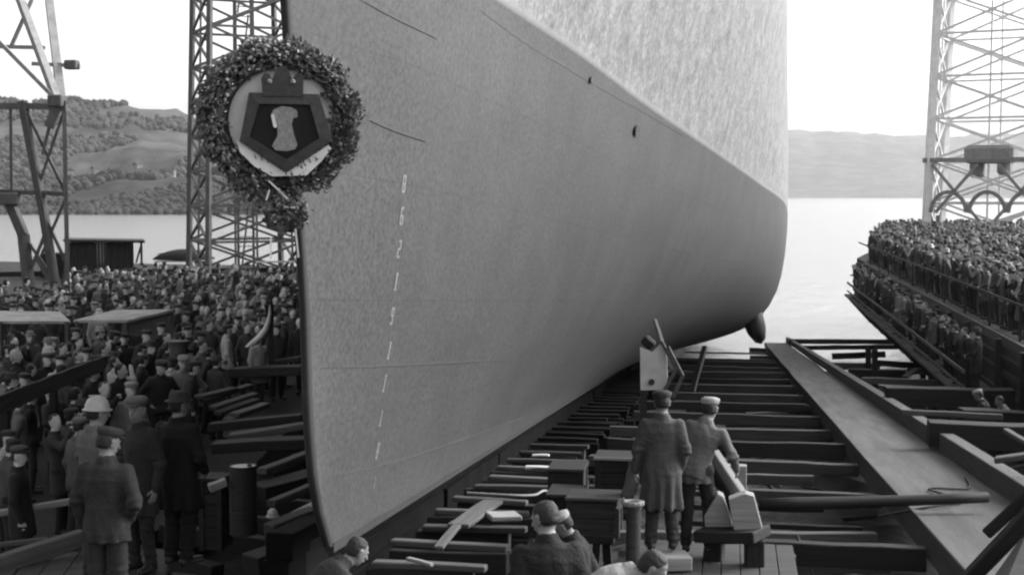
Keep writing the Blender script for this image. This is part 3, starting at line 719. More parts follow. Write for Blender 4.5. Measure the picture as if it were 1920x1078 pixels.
# ropes and a chain left lying about
def rope(pts, r_, m, label, cat, nm):
    bm = bmesh.new(); P = [Vector(p) for p in pts]; out = []
    for i in range(len(P) - 1):
        for q in range(8):
            t = q / 8; a = P[max(i - 1, 0)]; b = P[i]; c = P[i + 1]; d = P[min(i + 2, len(P) - 1)]
            out.append(.5 * ((2 * b) + (c - a) * t + (2 * a - 5 * b + 4 * c - d) * t * t + (3 * b - a - 3 * c + d) * t ** 3))
    out.append(P[-1]); o0 = out[0]; prev = None
    for i, p in enumerate(out):
        fr = frame_for((out[min(i + 1, len(out) - 1)] - out[max(i - 1, 0)]) or Vector((1, 0, 0)))
        ring = [bm.verts.new(p - o0 + fr @ Vector((0, r_ * math.cos(k * math.pi / 3 + i * .7), r_ * math.sin(k * math.pi / 3 + i * .7)))) for k in range(6)]
        if prev:
            for k in range(6): bm.faces.new((prev[k], prev[(k + 1) % 6], ring[(k + 1) % 6], ring[k]))
        prev = ring
    o = link(nm, bm, m, smooth=True); o.location = o0; return tag(o, label, cat)
rope([S(20.2, 2.1, -2.97), S(19.8, 2.7, -2.77), S(20.6, 3.3, -2.77), S(21.8, 3.0, -2.77), S(22.0, 3.6, -2.77), S(23.5, 3.8, -2.77)], .018, M['wood_mid'], 'thin rope wandering over the greased way just beyond the round log', 'rope', 'rope')
rope([S(18.3, .9, -2.97), S(18.0, 1.2, -3.6), S(17.6, 1.6, -3.85), S(17.2, 1.3, -3.85), S(16.8, 1.9, -3.85)], .02, M['wood'], 'rope hanging over the nearest cross beam to the slip floor', 'rope', 'rope')
rope([S(21.1, -3.9, -2.96), S(21.0, -3.2, -2.96), S(21.4, -2.9, -3.0), S(22.2, -2.8, -3.05), S(22.6, -2.4, -3.4)], .022, M['wood_light'], 'pale rope end trailing across the keel block tops', 'rope', 'rope')
#%%RIGHT
# ------------------------------------------------------------------ right quay wall with crowd deck
DECK_Z = 0.1; WL = 7.5
def Y_of(x, l=WL):                      # world point on plane X=l seen at column x (level with camera)
    d = ray(x, HZ); return d.y * l / d.x
def wl(x, y):                           # pixel on plane X = WL
    d = ray(x, y); k = WL / d.x; return CAM + d * k
def quay():
    e = empty('quay_wall', Vector((WL, 50, -3)), 'tall boarded timber quay wall on the right carrying the dense crowd', 'wall')
    bm = bmesh.new()
    outline = [wl(1606, 498), wl(1600, 541), wl(1652, 590), wl(1703, 638), wl(1740, 700)]
    outline += [Vector((WL, outline[-1].y, -6.5)), Vector((WL, 24, -6.5)), Vector((WL, 24, DECK_Z - .2)), Vector((WL, outline[0].y, DECK_Z - .2))]
    poly_prism(bm, [p - e.location for p in outline], (1, 0, 0), .25)
    M['quaywood'] = mat('grey_quay_boards', 0.05, .9, .7, 3, .6, (3, .3, 6)); link('wall_face', bm, M['quaywood'], parent=e)
    # horizontal wales and boards proud of the face
    for k, (z, wd, m, y0, y1) in enumerate([(-.05, .28, 'wood', 24, 80), (-.5, .12, 'wood_mid', 24, 79), (-.95, .2, 'wood_mid', 24, 76), (-1.45, .12, 'wood_mid', 24, 64), (-2.0, .22, 'wood_dark', 24, 58), (-2.7, .15, 'wood_mid', 24, 54)]):
        bm = bmesh.new(); y = y0
        while y < y1:
            L_ = min(random.uniform(3, 7), y1 - y)
            bx(bm, Vector((WL - .04 - .03 * (k % 2), y + L_ / 2, z)) - e.location, (.1, L_ - .04, wd), None, .01); y += L_
        link('wale', bm, M[m], parent=e)
    bm = bmesh.new(); bx(bm, Vector((WL + .03, (24 + wl(1606, 498).y) / 2, DECK_Z + .95)) - e.location, (.05, wl(1606, 498).y - 26, .07)); link('hand_rail', bm, M['wood_mid'], parent=e)
    for k in range(13):
        bm = bmesh.new(); bx(bm, Vector((WL + .06, 25 + k * 4.4, DECK_Z + .45)) - e.location, (.07, .07, 1.0)); link('rail_post', bm, M['wood_mid'], parent=e)
    for k in range(16):
        y = 26 + k * 3.3 + random.uniform(-.9, .9); zb = -6 if y < 56 else -1.2
        bm = bmesh.new(); bx(bm, Vector((WL - .15, y, (zb + DECK_Z) / 2 - .1)) - e.location, (.2, .24, DECK_Z - zb), None, .02); link('pile', bm, M['wood_dark' if k % 2 else 'wood_mid'], parent=e)
    return e
quay()
LZ = -1.5
e = empty('ledge', Vector((WL - .7, 30, LZ)), 'narrow lower timber ledge along the face of the boarded quay, crowded with onlookers', 'ledge')
for k in range(18):
    y = 38.5 + k * 2.8
    if y > 75: break
    bm = bmesh.new(); bx(bm, Vector((WL - .72, y + 1.4, LZ - .05 + .01 * (k % 3))) - e.location, (1.15, 2.76, .09), None, .01); link('walk_boards', bm, M['quaywood'], parent=e)
    bm = bmesh.new(); bar(bm, Vector((WL - 1.2, y + .2, LZ - .1)) - e.location, Vector((WL - .1, y + .2, LZ - 1.3)) - e.location, .13); link('bracket', bm, M['wood_dark'], parent=e)
bm = bmesh.new(); bx(bm, Vector((WL - 1.27, 57.3, LZ + .72)) - e.location, (.05, 37.5, .1)); bx(bm, Vector((WL - 1.27, 57.3, LZ + .3)) - e.location, (.04, 37.5, .07)); link('guard_rail', bm, M['wood'], parent=e)
M['quaytop'] = mat('quay_top', .02, .95, .5, 1, .5)
sheet('quay_deck', [(WL + .02, 20, DECK_Z), (60, 20, DECK_Z), (60, 122, DECK_Z), (15, 122, DECK_Z), (11.2, 106, DECK_Z), (WL + .02, wl(1606, 498).y, DECK_Z)], M['quaytop'], 1.6)

# ------------------------------------------------------------------ lattice towers
def lattice(name, base, wx, wy, hgt, taper, nb, leg_t, br_t, m, label, cat='crane tower', rz=0, mid=(), inner=True):
    e = empty(name, base, label, cat, rot=(0, 0, rz))
    def corner(sx, sy, z):
        f = 1 - taper * z / hgt; return Vector((sx * wx / 2 * f, sy * wy / 2 * f, z))
    for sx, sy in ((-1, -1), (1, -1), (1, 1), (-1, 1)):
        bm = bmesh.new(); bar(bm, corner(sx, sy, 0), corner(sx, sy, hgt), leg_t, leg_t); link('leg', bm, m, parent=e)
    zs = [hgt * k / nb for k in range(nb + 1)]
    faces = (((-1, -1), (1, -1)), ((1, -1), (1, 1)), ((1, 1), (-1, 1)), ((-1, 1), (-1, -1)))
    for (a, b) in faces:
        bm = bmesh.new()
        for z0, z1 in zip(zs, zs[1:]):
            bar(bm, corner(*a, z0), corner(*b, z1), br_t); bar(bm, corner(*b, z0), corner(*a, z1), br_t); bar(bm, corner(*a, z1), corner(*b, z1), br_t)
            if inner:
                ma, mb = (corner(*a, z0) + corner(*b, z0)) / 2, (corner(*a, z1) + corner(*b, z1)) / 2
                bar(bm, ma, mb, br_t * .8)
        link('bracing', bm, m, parent=e)
    return e
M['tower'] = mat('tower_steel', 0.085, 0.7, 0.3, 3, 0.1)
M['tower_pale'] = mat('sky_haze_pale_steel', 0.22, 0.7, 0.3, 3, 0.1)  # upper gantry steel, haze against the sky put into its colour
M['tower_far'] = mat('glare_pale_tower_steel', 0.62, 0.7, 0.2, 3, 0.1)  # pale base colour stands in for glare over the right tower
def facing(p): return math.atan2(-(p.x - CAM.x), p.y - CAM.y)
# left-middle tower, dense
b = pz(462, 515, YARD_Z); b.z = YARD_Z
tw = lattice('crane_tower', b, 5.6, 5.2, 34, .30, 17, .26, .13, M['tower'], 'dark dense lattice crane tower standing just left of the bow behind the wreath', rz=facing(b) + R(14))
bm = bmesh.new()
for k in range(5):
    bar(bm, (-.4, -.4 + .01 * k, k * 5), (.4, .4, k * 5 + 5), .08)
for x in (-.45, .45): 
    bar(bm, (x, 0, 0), (x, 0, 33), .12)
for k in range(60): bar(bm, (-.45, 0, .55 * k), (.45, 0, .55 * k), .05)
link('ladder', bm, M['tower'], parent=tw)
# right tower, glare fading put into its pale steel colours
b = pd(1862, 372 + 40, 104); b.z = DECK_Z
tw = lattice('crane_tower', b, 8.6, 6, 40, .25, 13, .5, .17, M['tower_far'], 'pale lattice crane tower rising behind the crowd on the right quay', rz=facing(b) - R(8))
bm = bmesh.new()
M['gantry_far'] = mat('glare_faded_steel', 0.2, .7, .3, 3, .1)  # machinery and frame lightened in colour to imitate the glare
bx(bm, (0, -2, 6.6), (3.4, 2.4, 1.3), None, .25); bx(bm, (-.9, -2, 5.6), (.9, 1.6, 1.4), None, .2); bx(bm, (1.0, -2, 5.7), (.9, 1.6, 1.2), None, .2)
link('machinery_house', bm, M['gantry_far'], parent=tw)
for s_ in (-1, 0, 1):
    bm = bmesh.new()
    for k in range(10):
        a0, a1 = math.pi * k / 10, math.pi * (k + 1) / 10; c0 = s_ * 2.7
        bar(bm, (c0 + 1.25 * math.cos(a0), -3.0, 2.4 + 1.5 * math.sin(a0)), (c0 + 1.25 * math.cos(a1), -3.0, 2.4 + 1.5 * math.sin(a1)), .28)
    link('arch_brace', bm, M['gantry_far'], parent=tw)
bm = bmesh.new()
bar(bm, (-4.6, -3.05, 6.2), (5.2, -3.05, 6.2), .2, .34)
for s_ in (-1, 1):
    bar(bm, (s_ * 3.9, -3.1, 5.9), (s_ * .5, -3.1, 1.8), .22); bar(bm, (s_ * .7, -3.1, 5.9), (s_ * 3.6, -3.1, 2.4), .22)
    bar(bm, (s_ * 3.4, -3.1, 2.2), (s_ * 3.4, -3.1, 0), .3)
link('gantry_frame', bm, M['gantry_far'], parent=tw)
# far-left gantry: heavy legs, two platforms
def left_gantry():
    Dp = 52
    e = empty('gantry', pz(60, 588, YARD_Z), 'open steel gantry at the left edge with heavy slanting legs and two rails', 'gantry')
    b0 = e.location.copy()
    P = lambda x, y, d=Dp: pd(x, y, d) - b0
    def piece(nm, segs, t, m):
        if nm == 'brace':
            for a, b in segs: bm = bmesh.new(); bar(bm, a, b, t); link(nm, bm, m, parent=e)
            return
        bm = bmesh.new()
        for a, b in segs: bar(bm, a, b, t)
        link(nm, bm, m, parent=e)
    piece('leg', [(P(120, 190), P(128, 592))], .16, M['tower'])
    piece('leg', [(P(42, 190), P(82, 400)), (P(82, 400), P(112, 590))], .26, M['steel_mid'])
    piece('leg', [(P(14, 370), P(44, 440)), (P(44, 440), P(60, 590))], .32, M['steel_mid'])
    piece('leg', [(P(92, 0, 56), P(116, 195, 53)), (P(78, -260, 58), P(92, 0, 56))], .3, M['tower_pale'])
    piece('leg', [(P(38, 0, 54), P(108, 190)), (P(-50, -240, 56), P(38, 0, 54))], .26, M['tower_pale'])
    piece('brace', [(P(-40, 40), P(104, 186)), (P(20, 90, 54), P(60, 0, 54)), (P(0, 88, 54), P(85, 90, 54)), (P(60, 120, 54), P(150, 124, 54))], .14, M['tower_pale'])
    piece('brace', [(P(44, 196), P(121, 358)), (P(121, 206), P(70, 356)), (P(126, 366), P(78, 478)), (P(82, 400), P(127, 500)), (P(112, 588), P(128, 470)), (P(44, 440), P(98, 520)), (P(62, 588), P(104, 540)), (P(20, 200), P(22, 365))], .10, M['steel_mid'])
    piece('brace', [(P(108, 196), P(92, 240))], .34, M['tower'])
    piece('brace', [(P(92, 240), P(80, 290)), (P(66, 480), P(96, 530)), (P(84, 440), P(60, 500))], .12, M['tower'])
    piece('rail', [(P(-60, 200), P(55, 199)), (P(55, 199), P(125, 203))], .22, M['tower'])
    piece('rail', [(P(-60, 357), P(126, 364))], .16, M['steel_mid'])
    for q_, s_ in ((P(107, 190), (.55, .5, .45)), (P(135, 122, 54), (.5, .4, .35)), (P(14, 373), (.9, .6, .45))):
        bm = bmesh.new(); bx(bm, q_, s_, None, .04); link('sheave_box', bm, M['tower'], parent=e)
left_gantry()

# ------------------------------------------------------------------ left waterfront: shed, boat, white things
def shed():
    p = pz(190, 522, YARD_Z); b0 = Vector((p.x, p.y, YARD_Z))
    e = empty('boat_shed', b0, 'long low dark shed at the water left of the lattice tower', 'shed', rot=(0, 0, facing(b0)))
    s = 1 / (F / (b0 - CAM).length)
    bm = bmesh.new()
    for k in range(22): bx(bm, (-1.7 + k * .16, 0, 1.0), (.15, 2.6, 2.0 + .02 * (k % 3)), None, .01)
    link('wall', bm, M['wood_dark'], parent=e)
    bm = bmesh.new(); bx(bm, (.2, 0, 2.12), (4.3, 3.1, .13), Matrix.Rotation(R(1.5), 3, 'Y'), .02); link('roof', bm, M['steel'], parent=e)
    bm = bmesh.new(); bar(bm, (2.15, -1.3, 2.0), (2.15, -1.3, 0), .12); bar(bm, (2.15, -1.3, 1.9), (1.85, -1.3, .9), .1); link('post', bm, M['wood_dark'], parent=e)
    o = box_thing('lean_to', Vector((0, 0, 0)), (1.7, 1.4, 1.3), M['wood_dark'], 'small dark lean-to shed beside the far end of the long shed', 'shed', M['steel'])
    q = pz(262, 500, YARD_Z + .6); o.location = b0 + Vector((-2.9, 1.0, 0))
shed()
def rowboat():
    c = pd(345, 488, 88)
    e = empty('rowing_boat', c, 'upturned dark rowing boat lying at the quay edge right of the long shed', 'boat', rot=(0, 0, facing(c)))
    bm = bmesh.new(); rings = []
    for k in range(13):
        t = k / 12 * 2 - 1; wv = (1 - t * t) ** .6
        rings.append([bm.verts.new((t * 1.9, .75 * wv * math.cos(a * math.pi / 8), .05 + (.28 + .38 * wv) * math.sin(a * math.pi / 8) * (.25 + .75 * wv))) for a in range(9)])
    for a, b_ in zip(rings, rings[1:]):
        for i in range(8): bm.faces.new((a[i], a[i + 1], b_[i + 1], b_[i]))
    link('hull', bm, M['wood_dark'], parent=e, smooth=True)
    bm = bmesh.new(); bx(bm, (0, -.2, -.04), (3.6, .9, .09), None, .01); link('gunwale', bm, M['pale'], parent=e)
    bm = bmesh.new(); 
    for x in (-1.2, 1.2): bx(bm, (x, 0, -.7), (.2, 1.4, 1.3), None, .01)
    link('trestle', bm, M['wood_dark'], parent=e)
    # keel strip
    bm = bmesh.new(); bar(bm, (-1.6, 0, .42), (1.6, 0, .66), .05); link('keel', bm, M['wood_dark'], parent=e)
rowboat()
b = pz(525, 560, YARD_Z)
def canvas_heap():
    c = pd(530, 535, 62); bm = bmesh.new(); bmesh.ops.create_icosphere(bm, subdivisions=4, radius=1)
    for v in bm.verts:
        n_ = noise.noise(v.co * 1.7) * .35 + noise.noise(v.co * 4) * .15
        v.co = Vector((v.co.x * .62, v.co.y * .6, max(v.co.z * .42, -.36))) * (1 + n_)
    o = link('canvas_heap', bm, M['pale'], smooth=True); o.location = c; tag(o, 'bright white canvas heap in the crowd close to the stem', 'canvas')
    e = empty('canvas_trestle', c + Vector((0, 0, -.5)), 'dark stand under the bright white canvas heap', 'stand')
    bm = bmesh.new(); bx(bm, (0, 0, 0), (1.3, 1.2, .12), None, .01); link('top', bm, M['wood_dark'], parent=e)
    for sx in (-1, 1):
        for sy in (-1, 1):
            bm = bmesh.new(); bx(bm, (sx * .55, sy * .5, -.45), (.1, .1, .9)); link('leg', bm, M['wood_dark'], parent=e)
canvas_heap()
beam('white_rail', pd(480, 492, 62), pd(551, 490, 60), .06, .08, M['pale'], 'bright white horizontal rail between the lattice tower and the stem', 'rail')
for k, x in enumerate((484, 546)):
    beam('rail_post', pd(x, 493, 61.5), pd(x, 560, 61.5), .1, .1, M['tower'], ['left post under the bright white rail', 'right post under the bright white rail'][k], 'post')
beam('quay_edge', pz(-40, 516, YARD_Z + .1), pz(555, 506, YARD_Z + .1), .5, .35, M['wood_dark'], 'low dark timber kerb along the quay edge behind the left crowd', 'kerb')

# shelter: pale flat roof and end panel above the crowd
def shelter():
    D = 33; b0 = pz(200, 700, YARD_Z); b0 = pd(200, 650, D); b0.z = YARD_Z
    e = empty('shelter', b0, 'flat pale-roofed open shelter in the left crowd with a grey panel on its right end', 'shelter')
    P = lambda x, y, d: pd(x, y, d) - b0
    bm = bmesh.new()
    poly_prism(bm, [P(138, 600, 33), P(240, 600, 32.6), P(326, 580, 33.6), P(215, 581, 36)], (0, 0, -1), .06)
    M['roofing'] = mat('weathered_light_roofing', .26, .9, .5, 2, .5); link('roof', bm, M['roofing'], parent=e)
    bm = bmesh.new(); poly_prism(bm, [P(238, 604, 32.65), P(326, 585, 33.65), P(326, 640, 33.4), P(262, 652, 32.9), P(240, 628, 32.6)], Vector((-.3, 1, 0)).normalized(), .05)
    link('end_panel', bm, M['steel_mid'], parent=e)
    for q in ((145, 602, 33), (236, 604, 32.6), (318, 592, 33.5)):
        a = P(*q); bm = bmesh.new(); bar(bm, a, Vector((a.x, a.y, 0)), .08); link('post', bm, M['wood'], parent=e)
    e2 = empty('table', pd(40, 660, 33.5), 'long pale-topped stand left of the open shelter', 'stand'); e2.location.z = YARD_Z
    b1 = e2.location.copy(); P2 = lambda x, y, d: pd(x, y, d) - b1
    bm = bmesh.new(); poly_prism(bm, [P2(-60, 602, 33), P2(132, 602, 33), P2(112, 584, 35.8), P2(-60, 582, 35.8)], (0, 0, -1), .06); link('top', bm, M['roofing'], parent=e2)
    for q in ((0, 603, 33), (126, 603, 33)):
        a = P2(*q); bm = bmesh.new(); bar(bm, a, Vector((a.x, a.y, 0)), .09); link('leg', bm, M['wood'], parent=e2)
shelter()
# streamer: tapered curved pale strip on a dark post
def streamer():
    pts = [(506, 572, .03), (506, 588, .07), (503, 604, .12), (498, 618, .17), (488, 632, .22), (476, 643, .24), (462, 651, .08)]
    bm = bmesh.new(); prev = None; D = 30
    c0 = pd(506, 575, D)
    for x, y, wd in pts:
        c = pd(x, y, D) - c0; sec = [bm.verts.new(c + v * wd / 2) for v in (RT * .8 - UPV * .2, -FW * .5, -RT * .8 + UPV * .2, FW * .5)]
        if prev:
            for i in range(4): bm.faces.new((prev[i], prev[(i + 1) % 4], sec[(i + 1) % 4], sec[i]))
        prev = sec
    bmesh.ops.recalc_face_normals(bm, faces=bm.faces)
    o = link('streamer', bm, M['pale'], smooth=True); o.location = c0; tag(o, 'curved white sail-like streamer hanging left of the stem', 'streamer')
    e = beam('mooring_post', pd(508, 570, 30.1), pd(508, 680, 30.1), .12, .12, M['wood_dark'], 'thin dark post the curved white streamer hangs from', 'post')
streamer()
def bucket():
    c = pd(335, 660, 27); e = empty('tub', c, 'grey round-bottomed tub hung up in the left crowd right of the shelter', 'tub')
    bm = bmesh.new(); prof = [(-.19, .06), (-.17, .11), (-.1, .15), (.05, .18), (.2, .19), (.21, .2), (.22, .17)]; rings = []
    for z, r in prof: rings.append([bm.verts.new((r * math.cos(a * math.pi / 8), r * math.sin(a * math.pi / 8), z)) for a in range(16)])
    for a, b_ in zip(rings, rings[1:]):
        for i in range(16): bm.faces.new((a[i], a[(i + 1) % 16], b_[(i + 1) % 16], b_[i]))
    bm.faces.new(rings[0][::-1]); bm.faces.new(rings[-1])
    link('bowl', bm, M['steel_mid'], parent=e, smooth=True)
    bm = bmesh.new(); bar(bm, (.0, .2, .3), (0, .2, -1.6), .07); link('post', bm, M['wood_dark'], parent=e)
bucket()
# fence rails, lower left
beam('fence_rail', pd(-60, 782, 18.4), pd(195, 680, 25), .05, .26, M['wood_mid'], 'broad board rail slanting through the left crowd', 'rail')
for k, (x, y, d) in enumerate([(10, 752, 20.2), (100, 718, 22.6), (188, 690, 24.8)]):
    beam('fence_post', pd(x, y - 8, d + .1), pd(x, y + 110, d + .1), .12, .12, M['wood_dark'], ['left post of the broad board rail', 'middle post of the broad board rail', 'right post of the broad board rail'][k], 'post')
beam('fence_rail', pd(-40, 968, 17.2), pd(146, 938, 17.6), .07, .08, M['wood_light'], 'thin pale upper rail at the left edge ending at the jacketed worker', 'rail')
beam('fence_rail', pd(-40, 1027, 16.2), pd(90, 1010, 16.4), .05, .06, M['wood'], 'thin lower rail at the left edge', 'rail')
beam('fence_rail', pd(-60, 1078, 14.0), pd(158, 1006, 14.8), .14, .17, M['wood'], 'thick rounded pale handrail in the lower left corner', 'rail')
beam('fence_post', pd(160, 1004, 14.8), pd(166, 1110, 14.8), .14, .14, M['wood'], 'post bending down from the thick handrail at the worker\'s side', 'post')
beam('fence_post', pd(30, 948, 17.4), pd(30, 1090, 17.4), .1, .1, M['wood_dark'], 'dark post carrying the thin rails at the left edge', 'post')

# foreground platform of the left group
e = empty('working_platform', Vector((-5.5, 12.6, .2)), 'plank platform carrying the group of men left of the bow', 'platform')
bm = bmesh.new()
for k in range(9): bx(bm, (-2.0 + k * .25, -.2, -.03 + .004 * (k % 3)), (.24, 3.4, .06), Matrix.Rotation(R(0), 3, 'Z'), .006)
link('deck_boards', bm, M['deck'], parent=e)
bm = bmesh.new()
for y in (-1.6, 0, 1.2): bx(bm, (-1.0, y, -.17), (2.2, .18, .2), None, .01)
link('bearers', bm, M['wood_dark'], parent=e)
e.rotation_euler = (0, 0, R(16))

# timbers between the group and the ship (left of the stem)
def lb(name, a, b, D1, D2, wd, ht, m, label, cat='timber', **k): return beam(name, sp(*a, D1), sp(*b, D2), wd, ht, M[m], label, cat, **k)
lb('plank', (435, 697), (570, 693), 30, 30, .5, .2, 'wood_mid', 'level plank staging left of the stem, highest of the pile')
lb('plank', (470, 684), (566, 672), 31, 31, .4, .1, 'wood_mid', 'second plank lying behind the level plank staging')
lb('plank', (455, 668), (568, 660), 33, 33, .4, .1, 'wood_dark', 'dark plank behind the level plank staging')
for k, (a, b) in enumerate([((380, 752), (470, 722)), ((398, 765), (478, 738)), ((408, 775), (482, 750)), ((425, 788), (492, 762)), ((372, 745), (440, 728)), ((440, 778), (498, 758))]):
    lb('stacked_plank', a, b, 24.5 - .25 * k, 25.5 - .25 * k, .2, .07, 'wood' if k % 2 else 'wood_mid', 'grey plank in the fanned pile behind the dark overcoat, %s laid' % ('top', 'second', 'third', 'fifth', 'rearmost', 'fourth')[k], 'plank', group='fanned plank pile')
lb('timber', (395, 800), (570, 782), 23, 23, .3, .14, 'wood_dark', 'dark timber below the fanned plank pile')
lb('timber', (430, 819), (572, 797), 22, 22.2, .3, .10, 'wood', 'long grey timber running from the plank pile to the stem')
lb('timber', (400, 838), (575, 828), 21, 21.2, .4, .16, 'wood_dark', 'dark timber under the long grey timber')
lb('timber', (492, 884), (590, 846), 18.5, 20, .16, .1, 'wood', 'slanting pale-topped timber left of the stem, upper of two')
lb('timber', (492, 896), (592, 862), 18.6, 20.2, .34, .16, 'wood_dark', 'dark timber directly below the upper slanting timber')
lb('timber', (508, 945), (592, 908), 17, 18.4, .12, .09, 'wood', 'slanting pale-topped timber left of the stem, lower of two')
lb('timber', (480, 925), (592, 895), 18, 19, .4, .2, 'wood_dark', 'dark timber between the two slanting timbers')
bm = bmesh.new(); poly_prism(bm, [sp(513, 976, 16), sp(560, 978, 15.8), sp(590, 968, 16.2), sp(588, 938, 17.2)], -UX, .12)
tag(link('white_sheet', bm, M['wood_light']), 'bright wedge-shaped board lying against the stem foot', 'board')
lb('timber', (505, 1006), (592, 972), 15.6, 16.2, .2, .3, 'wood_mid', 'rough-ended timber under the bright wedge-shaped board')
lb('timber', (470, 1075), (600, 1030), 14.8, 15.6, .3, .4, 'wood_dark', 'dark timber at the foot of the stem')
lb('block', (392, 915), (425, 903), 16.5, 16.6, .12, .1, 'wood_light', 'small pale wooden block held out right of the dark overcoat', 'timber block')
def drum(c, r, h, label):
    e = empty('drum', c, label, 'drum'); bm = bmesh.new(); n = 20
    prof = [(0, r), (h * .33, r), (h * .34, r * 1.03), (h * .36, r), (h * .66, r), (h * .67, r * 1.03), (h * .69, r), (h, r), (h, r * .94), (h - .02, r * .93)]
    rings = [[bm.verts.new((q * math.cos(a * 2 * math.pi / n), q * math.sin(a * 2 * math.pi / n), z)) for a in range(n)] for z, q in prof]
    for a, b_ in zip(rings, rings[1:]):
        for i in range(n): bm.faces.new((a[i], a[(i + 1) % n], b_[(i + 1) % n], b_[i]))
    link('shell', bm, M['steel'], parent=e)
    bm = bmesh.new(); rod(bm, (0, 0, h - .03), (0, 0, h - .012), r * .93, n=n); link('lid', bm, M['pale'], parent=e)
    bm = bmesh.new(); rod(bm, (r * .5, 0, h - .015), (r * .5, 0, h + .015), .03, n=8); link('bung', bm, M['steel'], parent=e)
    return e
p = sp(457, 1000, 16.8); drum(p, .17, .86, 'dark steel drum with a pale lid between the overcoat and the stem')
p = sp(405, 990, 17.6); box_thing('timber_crate', p + Vector((0, 0, .2)), (.3, .4, .9), M['wood_dark'], 'tall dark crate behind the men just left of the drum', 'crate')
# small round float by the white wedge
def ball():
    c = sp(511, 962, 16.2); bm = bmesh.new(); bmesh.ops.create_uvsphere(bm, u_segments=16, v_segments=10, radius=.062)
    for v in bm.verts:
        if v.co.z < -.03: v.co.z = -.03
    rod(bm, (-.075, 0, -.03), (.075, 0, -.022), .01, n=6)
    bmesh.ops.create_cone(bm, cap_ends=True, segments=16, radius1=.085, radius2=.07, depth=.015, matrix=Matrix.Translation((0, 0, -.03)))
    o = link('hard_hat', bm, M['helmet'], smooth=True); o.location = c; tag(o, 'small white hard hat lying by the bright wedge board', 'hard hat')
ball()
# dark staging filling the pit between yard and ship
for k in range(16):
    D = 16 + k * 1.5
    beam('pit_timber', S(D, -7.9 - (D > 24) * 1.3, -3.4 + .02 * (k % 3)), S(D + random.uniform(-.6, .6), -6.3, -3.5), .26, .26, M['wood_dark'], 'dark cross timber in the pit left of the ship, %s from the near end' % nth(k + 1), 'timber', 'cross timbers left of the ship', upv=UX)
